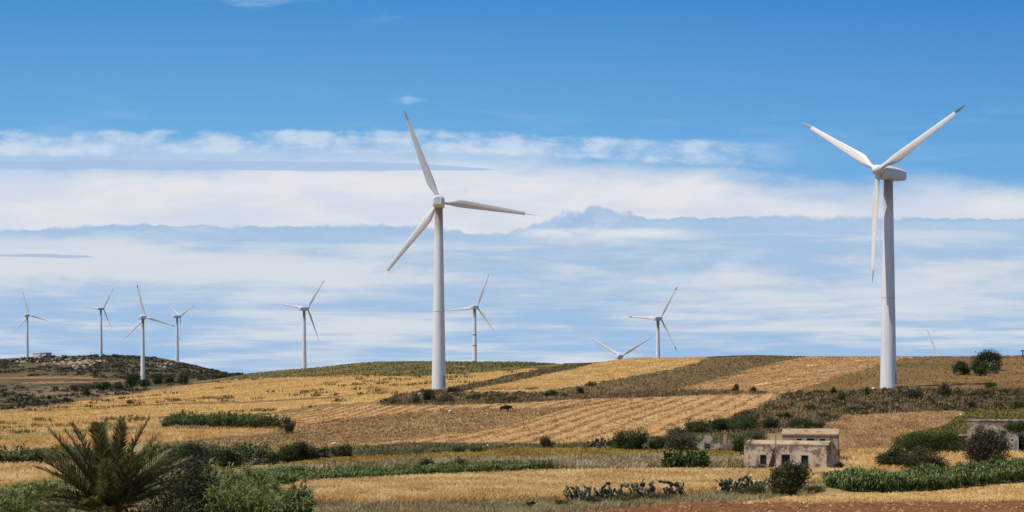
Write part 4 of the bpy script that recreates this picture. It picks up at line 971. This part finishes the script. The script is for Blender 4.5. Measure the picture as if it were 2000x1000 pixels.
def cactus(u, v, wpx, hpx, label, seed, group=None, n=16, padpx=None, spread=.75, hook=False):
    if not hook: n = int(n*2.1)
    b = gp(u, v, .05); k = b.y/FPX; w, h = wpx*k*1.05, hpx*k*1.08; r = np.random.default_rng(seed)
    L0 = (padpx or 11)*k; L0 = max(L0, .32); out = []; tips = []
    for i in range(max(2, int(n*.22))):
        p = np.array([r.uniform(-.42, .42)*w, r.uniform(-.2, .2)*w, -.05]); up = np.array([r.normal()*.35, r.normal()*.3, 1.0]); nr_ = r.normal(size=3)
        L = L0*r.uniform(.9, 1.25); out.append((p, up, nr_, L)); tips.append((p+up/np.linalg.norm(up)*L*.93, up, 1))
    while len(out) < n and tips:
        p, up, gen = tips[r.integers(len(tips))]
        if p[2] > h*.98: 
            tips = [t for t in tips if t[0][2] <= h*.98]
            if not tips: break
            continue
        u2 = up/np.linalg.norm(up)*.6+np.array([r.normal()*spread, r.normal()*.5, .55+.4*r.random()])
        if abs(p[0]) > w*.5: u2[0] = -np.sign(p[0])*abs(u2[0])*.5
        L = L0*r.uniform(.7, 1.1); nr_ = r.normal(size=3); q = p+np.array([r.normal()*.05, r.normal()*.05, -.02])
        out.append((q, u2, nr_, L)); tips.append((q+u2/np.linalg.norm(u2)*L*.93, u2, gen+1))
    if hook:
        for p, up, L in (((.0,0,.0),(.1,0,1),.55), ((.05,0,.5),(.15,0,1),.55), ((.13,0,1.0),(.05,0,1),.5), ((.16,0,1.42),(-1,.1,.25),.45), ((-.25,0,1.5),(-1,0,.18),.45), ((-.66,0,1.58),(-1,0,.1),.42)):
            out.append((np.array(p)*h/1.9, np.array(up, float), np.array([0.1, 1, .2]), L*h/1.9*1.15))
    V, F, T = pads(out, seed)
    o = link('prickly_pear', mesh_np('prickly_pear', V, F, np.clip(T, 0, 1), True), LM['cactus']); o.location = b
    return tag(o, label, 'cactus', group)
GC = 'prickly pears along the near wheat field'
cactus(1120, 981, 30, 30, 'prickly pear with a few round pads at the left end of the near cactus row', 1, GC, 22)
cactus(1140, 982, 36, 34, 'dense prickly pear with pale and dark pads, second from the left of the near row', 2, GC, 34)
cactus(1182, 980, 40, 40, 'tall dark prickly pear crowned with upright pads above the red soil', 3, GC, 40)
cactus(1222, 977, 40, 28, 'low spreading prickly pear mixed with grey weeds, middle of the near row', 4, GC, 26)
cactus(1262, 976, 40, 34, 'prickly pear with one round pad held up against the wheat', 5, GC, 32)
cactus(1308, 972, 22, 36, 'prickly pear with a bent arm of pads reaching left', 6, GC, 10, hook=True)
cactus(1330, 972, 22, 24, 'small prickly pear at the right end of the near cactus row', 7, GC, 14)
cactus(1040, 993, 16, 10, 'tiny prickly pear low in the weeds beside the red soil', 8, GC, 7)
cactus(1418, 965, 36, 26, 'grey green prickly pear left of the round green bush, dark pads upright', 9, GC, 26)
cactus(1450, 962, 40, 28, 'pale prickly pear beside the round green bush in front of the farmhouse', 10, GC, 30)
cactus(1485, 962, 34, 26, 'prickly pear half hidden by weeds touching the round green bush', 11, GC, 22)
GH = 'prickly pears on the hedge line below the stubble'
cactus(1163, 879, 28, 22, 'prickly pear left of the large dark bush at the foot of the stubble', 12, GH, 30, 7)
cactus(1186, 878, 24, 24, 'taller grey prickly pear close left of the large dark bush', 13, GH, 30, 7)
cactus(1243, 881, 36, 26, 'pale padded prickly pear growing in front of the large dark bush', 14, GH, 34, 7)
cactus(500, 910, 50, 26, 'whitish prickly pear thicket left of the two rounded dark bushes', 15, GH, 50, 7)
cactus(585, 904, 40, 26, 'prickly pear at the foot of the tall rounded bush', 16, GH, 24, 7)
cactus(638, 902, 20, 14, 'small prickly pear between rounded bush and its right neighbour', 17, GH, 12, 7)
cactus(742, 893, 14, 7, 'tiny lone prickly pear on the dry grass', 18, GH, 8, 5)
cactus(822, 889, 24, 9, 'low dark prickly pear, left one of a pair behind the yellow field', 19, GH, 16, 5)
cactus(850, 889, 22, 11, 'low dark prickly pear, right one of a pair behind the yellow field', 20, GH, 16, 5)
cactus(1940, 729, 24, 30, 'tall prickly pear with pale pads against the ridge tree', 21, None, 34, 7)
# ---------------------------------------------------------------- bushes and trees
bush('tamarisk', 372, 0, 190, 175, 'tamarisk', 'large dark feathery shrub crowding the right of the palm', 'shrub', lobes=16, seed=5, size=.13, dens=1.0, Y=108, aspect=.25)
bush('tamarisk', 432, 0, 90, 110, 'tamarisk', 'very dark shrub between the feathery shrub and the bright canes', 'shrub', lobes=10, seed=6, size=.13, dens=1.0, Y=116, aspect=.25)
bush('bush', 370, 914, 90, 50, 'dark', 'dark bush behind the palm in front of the cane hedge', seed=61)
bush('bush', 445, 916, 60, 40, 'dark', 'dark rounded bush above the bright canes', seed=62)
GB = 'bushes on the hedge line'
bush('bush', 563, 905, 54, 36, 'green', 'spreading green bush left of the tall rounded one on the hedge line', group=GB)
bush('bush', 594, 905, 62, 42, 'dark', 'tall rounded dark bush behind the yellow strip', group=GB, lobes=12)
bush('bush', 628, 901, 34, 30, 'dark', 'small dark bush tucked against the right of the tall rounded one', group=GB)
bush('bush', 667, 898, 42, 30, 'dark', 'dark bush standing apart at the right end of the left hedge line', group=GB)
bush('bush', 535, 908, 36, 24, 'green', 'light green bush beside the whitish prickly pears', group=GB)
bush('bush', 836, 922, 48, 28, 'green', 'green bush rising out of the middle maize, the left one', group='pair of bushes by the maize')
bush('bush', 894, 920, 40, 29, 'green', 'green bush rising out of the middle maize, the right one', group='pair of bushes by the maize')
bush('bush', 894, 889, 24, 17, 'dark', 'small dark bush on the weedy line above the yellow field')
bush('bush', 929, 888, 36, 14, 'green', 'flat green bush next to the small dark bush above the yellow field')
bush('bush', 1067, 880, 30, 29, 'olive', 'round olive bush alone at the foot of the stubble')
bush('bush', 1231, 882, 70, 46, 'green', 'large dense green bush among prickly pears below the stubble', lobes=14)
bush('bush', 1286, 882, 36, 30, 'green', 'rounded green bush right of the large dense one')
bush('bush', 1332, 884, 66, 40, 'grey', 'grey brown twiggy bush left of the arched ruin', lobes=12)
bush('bush', 1200, 878, 34, 20, 'olive', 'olive bush between the taller prickly pear and the large dense bush')
for i, (u, v, w, h, l) in enumerate([(1318,856,44,24,'dark hedge bush at the lower end of the slope hedge above the grey bush'), (1362,850,56,32,'dark hedge bush directly above the arched ruin'), (1408,846,60,32,'dark hedge bush above the ruined wall'),
      (1455,842,64,34,'broad dark hedge bush uphill of the ruin'), (1505,842,50,28,'dark hedge bush left of the taller house roof')]):
    bush('hedge_bush', u, v, w, h, 'green' if i < 4 else 'dark', l, 'bush', 'hedge bushes on the slope above the ruin')
bush('bush', 1443, 886, 40, 36, 'green', 'green bush between the ruined wall and the vaulted farmhouse')
bush('bush', 1480, 862, 60, 20, 'grey', 'grey brown scrubby bush behind the vaulted farmhouse')
bush('bush', 1541, 969, 82, 66, 'olive', 'big round olive green bush in front of the farmhouse', lobes=14, size=.15, aspect=.3)
bush('bush', 1640, 919, 18, 20, 'dark', 'small dark bush at the right corner of the vaulted farmhouse')
bush('bush', 1452, 912, 60, 16, 'olive', 'low weedy bush by the left end of the vaulted farmhouse')
GR = 'bush group left of the right farmhouse'
bush('bush', 1750, 916, 76, 52, 'dark', 'dark green bush at the front left of the large bush group', group=GR, lobes=12)
bush('bush', 1808, 917, 84, 46, 'olive', 'olive brown bush at the front right of the large bush group', group=GR, lobes=12)
bush('bush', 1790, 890, 90, 50, 'green', 'tall green bush at the back left of the large bush group', group=GR, lobes=14)
bush('bush', 1848, 887, 82, 50, 'green', 'tall green bush at the back right of the large bush group', group=GR, lobes=14)
bush('shrub', 1920, 913, 90, 84, 'brown', 'grey brown tall shrub with dry flower heads in front of the right farmhouse', 'shrub', lobes=14, size=.15, aspect=.35)
bush('bush', 1944, 919, 66, 32, 'olive', 'low olive bush at the foot of the grey brown shrub')
bush('bush', 1963, 886, 36, 26, 'green', 'green bush between the grey brown shrub and the stone hut')
bush('bush', 1996, 884, 34, 36, 'dark', 'dark bush right of the stone hut')
bush('ivy', 1987, 0, 52, 22, 'green', 'leafy ivy hanging on the wall of the right farmhouse', 'ivy', Y=qb.y-1.0, stems=False).location.z += 2.9
# ridge trees
bush('tree', 1928, 724, 60, 38, 'dark', 'domed dark tree on the right ridge skyline', 'tree', lobes=16, dens=4.5, hollow=.15)
bush('bush', 1912, 733, 34, 30, 'green', 'rounded green bush in front of the domed ridge tree', dens=4.5, hollow=.15)
bush('bush', 1881, 732, 38, 26, 'dark', 'low dark bush at the left of the domed ridge tree', dens=4.5, hollow=.15)
bush('bush', 562, 847, 36, 36, 'dark', 'leafy dark clump closing the right end of the lone cane row', stems=False)
for u, v, w, h, mt_, l in [(1160,984,46,15,'grey','grey weedy shrub between two clumps of the near cactus row'), (1218,982,70,18,'olive','olive weedy shrub under the low spreading prickly pear'), (1278,978,60,17,'grey','grey weedy shrub right of the prickly pear with the raised pad'),
      (1470,968,70,24,'olive','weedy olive shrub wrapped round the pale prickly pear'), (1105,988,40,12,'olive','low weedy shrub at the left end of the near cactus row'), (1590,962,60,14,'olive','low weeds at the right foot of the big round bush')]:
    bush('weedy_shrub', u, v, w, h, mt_, l, 'shrub', lobes=7, stems=False, size=.09, aspect=.25)
# thicket below the small turbine
GT = 'thicket below the small turbine'
for (u, v, w, h, mat, l) in [(146,765,30,14,'olive','olive bush at the left end of the thicket below the small turbine'), (168,764,36,16,'scrub','dull bush second from the left in the thicket'), (200,762,42,20,'dark','dark bush in the left half of the thicket'),
      (228,760,34,16,'scrub','dull lower bush in the middle of the thicket'), (256,756,42,27,'dark','tallest dark bush of the thicket, left of the tower foot'), (284,756,34,18,'green','green bush hiding the foot of the small turbine'),
      (306,752,32,22,'dark','dark bush just right of the small turbine'), (330,750,30,20,'olive','olive bush second from the right in the thicket'), (358,750,38,22,'dark','dark rounded bush at the right end of the thicket')]:
    bush('bush', u, v, w, h, mat, l, group=GT, lobes=7)
bush('bush', 170, 776, 18, 16, 'dark', 'small round dark bush alone below the thicket', stems=False)
bush('bush', 97, 781, 12, 10, 'dark', 'tiny dark bush alone on the bare ground at left', stems=False)
bush('bush', 253, 790, 16, 8, 'brown', 'flat brown bush alone in the golden field', stems=False)
bush('bush', 45, 790, 30, 12, 'green', 'small green bush at the left edge of the scrub', stems=False)
bush('bush', 72, 789, 24, 11, 'green', 'green bush at the corner where scrub meets golden field', stems=False)
# central turbine bank
GK = 'bushes round the foot of the central turbine'
for (u, v, w, h, mat, l) in [(834,784,26,28,'dark','tall dark bush left of the central turbine foot'), (884,771,24,18,'dark','round dark bush just right of the central turbine foot'), (866,788,50,18,'scrub','low wide bush in front of the central turbine foot'),
      (812,788,30,15,'green','low green bush left of the tall dark one by the central turbine'), (770,789,40,15,'scrub','low dull bush at the left end of the turbine bank'), (925,781,36,13,'scrub','low bush right of the central turbine bank'),
      (1077,774,34,17,'dark','dark bush on the weedy bank below the pale wheat'), (1100,776,26,11,'scrub','low bush right of the dark bush on the weedy bank'), (1136,771,18,17,'dark','small round bush where fallow field meets the bank'), (1003,781,30,10,'olive','low olive bush on the weedy bank above the black cow')]:
    bush('bush', u, v, w, h, mat, l, group=GK, lobes=6, stems=False)
bush('bush', 1438, 768, 17, 18, 'olive', 'larger of two bushes on the line below the ridge stubble', stems=False)
bush('bush', 1471, 768, 14, 14, 'dark', 'smaller of two bushes on the line below the ridge stubble', stems=False)
bush('shrub', 1155, 755, 20, 10, 'olive', 'small olive shrub on the edge between pale wheat and fallow', stems=False)
# scrub slope
GS = 'shrubs on the scrub slope below the right turbine'
for (u, v, w, h, mat, l) in [(1627,772,18,18,'dark','upright dark shrub at the top left of the scrub slope'), (1643,785,22,18,'dark','dark shrub left of the right turbine, below the upright one'), (1609,792,22,13,'dark','small dense shrub on the left of the scrub slope'),
      (1536,821,36,16,'dark','dark flat shrub above the taller house'), (1583,801,36,13,'scrub','wide dull shrub in the middle left of the scrub slope'), (1693,778,14,24,'green','narrow green shrub just left of the right turbine foot'),
      (1788,782,44,24,'brown','brown shrub on the slope right of the turbine foot'), (1845,778,40,32,'olive','large olive shrub right of the turbine, tallest on the scrub slope'), (1819,786,14,9,'dark','small dark shrub right of the brown one'),
      (1727,793,26,12,'brown','low brown shrub under the right turbine'), (1750,806,30,12,'scrub','low shrub above the tan plot'), (1725,807,26,9,'green','green shrub on the upper edge of the tan plot'),
      (1897,800,24,18,'dark','bluish dark shrub at the corner of the green meadow'), (1933,760,34,14,'green','green shrub below the ridge trees'), (1918,778,52,16,'scrub','wide shrub on the right of the scrub slope'), (1962,774,22,14,'green','bright shrub on the right of the scrub slope'),
      (1665,807,36,12,'scrub','wide low shrub at the top left of the tan plot'), (1610,818,40,12,'scrub','wide dull shrub left of the tan plot'), (1570,838,60,20,'dark','dark shrubs band behind the taller house roof'), (1600,836,34,12,'scrub','low shrub behind the right end of the taller house'),
      (1990,796,50,16,'scrub','dull shrub above the right edge of the green meadow'), (1755,762,16,9,'scrub','small shrub touching the right side of the turbine foot'), (1850,803,60,10,'scrub','long low shrub along the top of the tan plot')]:
    bush('shrub', u, v, w, h, mat, l, 'shrub', GS, lobes=6, stems=False)
# dead tree and brushwood by the farmhouse
db = gp(1512, 919); k = db.y/FPX
e = empty('dead_tree', db, HR, 'leaning dead grey trunk with broken limbs against the farmhouse wall', 'dead tree')
m = MB(); m.tube([(-.55,-.1,-.1),(-.35,-.15,.9),(-.05,-.2,1.9),(.1,-.25,2.9)], [.3,.27,.2,.09], 7); m.tube([(-.3,-.15,.2),(.05,-.2,1.1),(.12,-.3,2.2)], [.2,.17,.08], 6)
m.build('trunk', DEADWOOD, e)
rd = random.Random(9)
for i in range(5):
    m = MB(); z = rd.uniform(.8, 2.4); x = -.35+.2*z; dx = rd.uniform(-.7, .6)
    m.tube([(x, -.2, z), (x+dx*.5, -.35, z+.5), (x+dx, -.4, z+.8+rd.random()*.5)], [.06, .04, .015], 5); m.build('branch', DEADWOOD, e)
m = MB(); m.tube([(.12,-.5,0),(.14,-.5,4.6)], .045, 6); o = m.build('pole', DEADWOOD); o.location = db; tag(o, 'thin bare pole standing in front of the farmhouse roof line', 'pole')
bb = gp(1482, 921); m = MB()
for i in range(150):
    x = rd.gauss(0, 1.0); z = abs(rd.gauss(.35, .25))*(1.2-abs(x)*.35); a = rd.uniform(0, 6.28); l = rd.uniform(.3, .7)
    m.tube([(x-l*math.cos(a), rd.uniform(-.5,.5), max(.0, z-.2)), (x, rd.uniform(-.4,.4), z+.05), (x+l*math.cos(a), rd.uniform(-.5,.5), z+rd.uniform(-.2,.4))], [.03,.035,.012], 4)
o = m.build('brushwood_pile', DEADWOOD); o.location = bb; o.rotation_euler = (0, 0, HR); tag(o, 'dark tangled brushwood pile against the left half of the farmhouse', 'brushwood')

# ---------------------------------------------------------------- daylight
SUN_EL, SUN_AZ = 61.0, 244.0         # elevation, bearing clockwise from +Y
ts = Vector((math.sin(R(SUN_AZ))*math.cos(R(SUN_EL)), math.cos(R(SUN_AZ))*math.cos(R(SUN_EL)), math.sin(R(SUN_EL))))
L = bpy.data.lights.new('sun', 'SUN'); L.energy = 3.7; L.angle = R(.53); L.color = (1, .955, .88)
so = bpy.data.objects.new('sun', L); C.objects.link(so); so.location = ts*100; so.rotation_euler = (-ts).to_track_quat('-Z', 'Y').to_euler()

W = bpy.data.worlds.new('World'); bpy.context.scene.world = W; W.use_nodes = True
t = W.node_tree; t.nodes.clear()
tc = nd(t, 'ShaderNodeTexCoord').outputs['Generated']; s = nd(t, 'ShaderNodeSeparateXYZ', {0: tc}).outputs
yy = mt(t, 'MAXIMUM', mt(t, 'ABSOLUTE', s[1]), .12)
# bearing and elevation as tangents; a cloud deck far off the coast
uu = mt(t, 'MULTIPLY_ADD', mt(t, 'DIVIDE', s[0], yy), FPX/1000, 1.0)             # 0..2 across the view
vv = mt(t, 'SUBTRACT', HOR/1000, mt(t, 'MULTIPLY', mt(t, 'DIVIDE', s[2], yy), FPX/1000))   # .742 at eye level, 0 at 11 deg up
vec = comb(t, s[0], s[1], mt(t, 'ADD', mt(t, 'MULTIPLY', mt(t, 'ABSOLUTE', s[2]), 1.7), .30))
sky = nd(t, 'ShaderNodeTexSky', {'Vector': nd(t, 'ShaderNodeVectorMath', {0: vec}, operation='NORMALIZE').outputs[0]}, sky_type='NISHITA', sun_disc=False, sun_elevation=R(SUN_EL), sun_rotation=R(SUN_AZ), altitude=50.0, air_density=1.0, dust_density=.3, ozone_density=2.2).outputs[0]
STR = .1
EXPO = .25
E1 = lin
def E(r, g, b): c = lin(r, g, b); return tuple(x/STR/2**EXPO for x in c)
grad = ramp(t, vv, [(0.0, lin(*SKYC[0])), (.2, lin(*SKYC[1])), (.33, lin(*SKYC[2])), (.60, lin(*SKYC[3])), (.742, lin(*SKYC[4]))])
grad = mixc(t, sm(t, mt(t, 'SUBTRACT', uu, mt(t, 'MULTIPLY', vv, .5)), .2, 2.3), grad, mixc(t, 1.0, grad, (.74, .86, .95), 'MULTIPLY'))
gs = nd(t, 'ShaderNodeVectorMath', {0: grad, 3: 1/STR/2**EXPO}, operation='SCALE').outputs[0]
up = sm(t, s[2], .22, .6)
blue = mixc(t, up, mixc(t, .85, sky, gs), sky)
def px_noise(sx, sy, seed, detail=5, rough=.55, dist=0.0):
    return noise(t, comb(t, mt(t, 'MULTIPLY', uu, sx), mt(t, 'MULTIPLY', vv, sy), seed), 1.0, detail, rough, dist)
def curve(pts):
    n = nd(t, 'ShaderNodeFloatCurve', {'Value': mt(t, 'DIVIDE', mt(t, 'ADD', uu, .2), 2.4)}); c = n.mapping.curves[0]
    while len(c.points) < len(pts): c.points.new(.5, .5)
    for p, (x, y) in zip(c.points, sorted(pts)): p.location = ((x/1000+.2)/2.4, y/1000); p.handle_type = 'AUTO'
    n.mapping.update(); return n.outputs[0]
col = blue
white, pale, greyb, deepb = E(229,230,234), E(212,220,229), E(160,190,223), E(143,176,220)
# low streaky deck under the hard edge
edge = curve([(-200,455),(0,452),(100,446),(230,438),(400,442),(600,441),(760,440),(860,446),(940,458),(1010,450),(1060,432),(1110,414),(1160,408),(1210,413),(1270,424),(1400,423),(1600,424),(1800,426),(2000,428),(2200,428)])
ep = mt(t, 'ADD', edge, mt(t, 'MULTIPLY', mt(t, 'SUBTRACT', px_noise(26, 18, 1.0, 8, .62), .5), mt(t, 'ADD', .022, mt(t, 'MULTIPLY', sm(t, mt(t, 'ABSOLUTE', mt(t, 'SUBTRACT', uu, 1.15)), .16, .04), .014))))
bil = nd(t, 'ShaderNodeTexVoronoi', {'Vector': comb(t, mt(t, 'MULTIPLY', uu, 34), mt(t, 'MULTIPLY', vv, 60), 3.0), 'Scale': 1.0, 'Smoothness': .35}, feature='SMOOTH_F1').outputs[0]
ep = mt(t, 'ADD', ep, mt(t, 'MULTIPLY', mt(t, 'SUBTRACT', bil, .4), mt(t, 'ADD', .006, mt(t, 'MULTIPLY', sm(t, mt(t, 'ABSOLUTE', mt(t, 'SUBTRACT', uu, 1.15)), .16, .04), .012))))
below = mt(t, 'SUBTRACT', vv, ep)
st1 = px_noise(2.2, 24, 2.0, 6, .58, .3); st2 = px_noise(5, 75, 3.0, 6, .6, .2); st3 = px_noise(1.2, 9, 4.0, 4, .5)
st4 = px_noise(2.6, 13, 19.0, 7, .62, .2); hz = sm(t, vv, .53, .64)
dens = mt(t, 'ADD', mt(t, 'MULTIPLY', mt(t, 'ADD', mt(t, 'MULTIPLY', st1, hz), mt(t, 'MULTIPLY', st4, mt(t, 'SUBTRACT', 1.0, hz))), .60), mt(t, 'ADD', mt(t, 'MULTIPLY', st2, mt(t, 'MULTIPLY_ADD', hz, .22, .06)), mt(t, 'MULTIPLY', st3, mt(t, 'MULTIPLY_ADD', hz, -.17, .52))))
bias = ramp(t, vv, [(.44, (.54,)*3), (.48, (.60,)*3), (.55, (.62,)*3), (.60, (.58,)*3), (.65, (.55,)*3), (.70, (.53,)*3), (.742, (.43,)*3)])
dens = mt(t, 'ADD', dens, mt(t, 'SUBTRACT', bias, .55))
lowb = ramp(t, vv, [(.44, E1(168,197,227)), (.60, E1(160,193,228)), (.742, E1(148,189,231))])
lowb = nd(t, 'ShaderNodeVectorMath', {0: lowb, 3: 1/STR/2**EXPO}, operation='SCALE').outputs[0]
low = mixc(t, sm(t, dens, .42, .66), lowb, mixc(t, sm(t, dens, .52, .72), greyb, pale))
rt = sm(t, uu, .85, 1.15)
low = mixc(t, mt(t, 'MULTIPLY', sm(t, below, .055, .012), mt(t, 'MULTIPLY_ADD', rt, .6, .18)), low, E(167,196,227))
low = mixc(t, mt(t, 'MULTIPLY', sm(t, below, .010, .001), mt(t, 'MULTIPLY_ADD', rt, .3, .4)), low, E(162,190,222))
bandk = mt(t, 'MULTIPLY', mt(t, 'MULTIPLY', sm(t, below, .008, .028), sm(t, below, .075, .035)), sm(t, px_noise(3.0, 40, 8.0, 5, .6), .45, .62))
low = mixc(t, mt(t, 'MULTIPLY', bandk, .55), low, pale)
# bright bank above the edge
topv = curve([(-200,300),(0,305),(300,300),(600,290),(900,292),(1050,298),(1200,305),(1400,322),(1500,335),(1650,348),(1800,338),(2000,345),(2200,345)])
tp = mt(t, 'ADD', topv, mt(t, 'MULTIPLY', mt(t, 'SUBTRACT', px_noise(5, 16, 5.0, 6, .62), .5), .09))
bk = mt(t, 'MULTIPLY', sm(t, mt(t, 'SUBTRACT', vv, tp), -.012, .062), mt(t, 'ADD', .90, mt(t, 'MULTIPLY', sm(t, px_noise(2.6, 10, 6.0, 5, .55), .62, .40), .10)))
bank = mixc(t, bk, blue, mixc(t, sm(t, px_noise(3, 12, 7.0, 5, .55), .42, .62), E(214,221,233), white))
soft = mt(t, 'ADD', .0012, mt(t, 'MULTIPLY', sm(t, px_noise(4, 2, 9.0, 2), .4, .65), .006))
soft = mt(t, 'ADD', soft, mt(t, 'MULTIPLY', sm(t, mt(t, 'ABSOLUTE', mt(t, 'SUBTRACT', uu, 1.15)), .13, .05), .006))
col = mixc(t, nd(t, 'ShaderNodeMapRange', {0: below, 1: mt(t, 'MULTIPLY', soft, -1.0), 2: soft}, interpolation_type='SMOOTHSTEP').outputs[0], bank, low)
# row of small puffs over the bank
pn = px_noise(10.5, 25, 11.0, 8, .58, .1)
col = mixc(t, mt(t, 'MULTIPLY', mt(t, 'MULTIPLY', sm(t, vv, .262, .30), sm(t, below, -.09, -.14)), mt(t, 'MULTIPLY', sm(t, uu, 1.8, .9), .46)), col, E(206,220,238))
pv = curve([(-200,275),(0,278),(300,277),(700,277),(1000,280),(1200,292),(1500,306),(1700,335),(2000,338),(2200,338)])
pd = mt(t, 'ABSOLUTE', mt(t, 'SUBTRACT', vv, pv))
pm = mt(t, 'ADD', pn, mt(t, 'MULTIPLY', sm(t, pd, .016, .042), -.5))
col = mixc(t, mt(t, 'MULTIPLY', sm(t, pm, .35, .64), mt(t, 'MULTIPLY', sm(t, uu, 1.62, 1.3), .68)), col, E(218,227,240))
# grey lens clouds
def lens(v0pts, thick, c, amt, seed):
    global col
    c0 = curve(v0pts); th = curve(thick)
    d = mt(t, 'DIVIDE', mt(t, 'ABSOLUTE', mt(t, 'SUBTRACT', mt(t, 'ADD', vv, mt(t, 'MULTIPLY', mt(t, 'SUBTRACT', px_noise(7, 12, seed, 4), .5), .010)), c0)), mt(t, 'MAXIMUM', th, .00001))
    col = mixc(t, mt(t, 'MULTIPLY', mt(t, 'MULTIPLY', sm(t, d, 1.15, .75), amt), sm(t, th, .0003, .002)), col, c)
lens([(-200,323),(0,322),(300,323),(600,325),(800,326),(970,331),(2200,331)], [(-200,9),(0,9),(300,10),(500,9),(700,9),(850,6),(940,2.5),(985,0),(2200,0)], E(164,192,226), .8, 12.0)
lens([(-200,499),(90,500),(200,502),(2200,502)], [(-200,0),(-20,1),(20,2.4),(100,3.4),(160,2.4),(200,0),(2200,0)], E(158,182,216), .7, 13.0)
# dark heap with a bright belly, right of centre
hx = sm(t, mt(t, 'ABSOLUTE', mt(t, 'SUBTRACT', uu, 1.15)), .14, .05); hn = px_noise(11, 16, 14.0, 6, .6)
hm = mt(t, 'MULTIPLY', mt(t, 'MULTIPLY', mt(t, 'MULTIPLY', hx, sm(t, px_noise(14, 30, 21.0, 7, .62), .30, .5)), sm(t, below, -.004, .008)), sm(t, mt(t, 'ADD', vv, mt(t, 'MULTIPLY', mt(t, 'SUBTRACT', hn, .5), .03)), .462, .445))
col = mixc(t, mt(t, 'MULTIPLY', hm, .85), col, mixc(t, sm(t, hn, .35, .65), E(158,185,221), E(180,200,228)))
bx = mt(t, 'MULTIPLY', sm(t, uu, .98, 1.08), sm(t, uu, 1.46, 1.22)); bn = px_noise(9, 34, 15.0, 6, .6)
bm_ = mt(t, 'MULTIPLY', bx, mt(t, 'MULTIPLY', sm(t, mt(t, 'ABSOLUTE', mt(t, 'SUBTRACT', vv, .456)), .013, .003), sm(t, bn, .36, .56)))
col = mixc(t, mt(t, 'MULTIPLY', bm_, .9), col, E(224,229,238))
# thin wisps high up
wn = px_noise(3.2, 16, 16.0, 6, .6, .3)
wp = mt(t, 'MULTIPLY', sm(t, wn, .50, .70), mt(t, 'ADD', mt(t, 'MULTIPLY', sm(t, vv, .075, .01), sm(t, mt(t, 'ABSOLUTE', mt(t, 'SUBTRACT', uu, .58)), .32, .15)), mt(t, 'MULTIPLY', sm(t, vv, .15, .24), .35)))
col = mixc(t, mt(t, 'MULTIPLY', wp, .4), col, E(190,214,238))
sp = mt(t, 'MULTIPLY', sm(t, mt(t, 'ADD', mt(t, 'MULTIPLY', mt(t, 'ABSOLUTE', mt(t, 'SUBTRACT', uu, .797)), .25), mt(t, 'ABSOLUTE', mt(t, 'SUBTRACT', vv, .196))), .013, .003), sm(t, px_noise(14, 40, 17.0, 5), .35, .65))
col = mixc(t, mt(t, 'MULTIPLY', sp, .45), col, E(200,218,240))
col = mixc(t, sm(t, s[2], .30, .55), col, sky)
bg = nd(t, 'ShaderNodeBackground', {0: col, 1: STR}).outputs[0]
nd(t, 'ShaderNodeOutputWorld', {0: bg})

# ---------------------------------------------------------------- camera and picture
cd = bpy.data.cameras.new('camera'); cam = bpy.data.objects.new('camera', cd); C.objects.link(cam)
cd.sensor_width = 36; cd.lens = 36*FPX/2000; cd.shift_y = (HOR-500)/2000; cd.clip_start = .5; cd.clip_end = 60000
cam.location = (0, 0, 0); cam.rotation_euler = (math.pi/2, 0, 0)
sc = bpy.context.scene; sc.camera = cam
sc.render.engine = 'CYCLES'
sc.view_settings.view_transform = 'Standard'; sc.view_settings.look = 'None'; sc.view_settings.exposure = EXPO; sc.view_settings.gamma = 1.0
sc.cycles.max_bounces = 6; sc.cycles.use_denoising = True
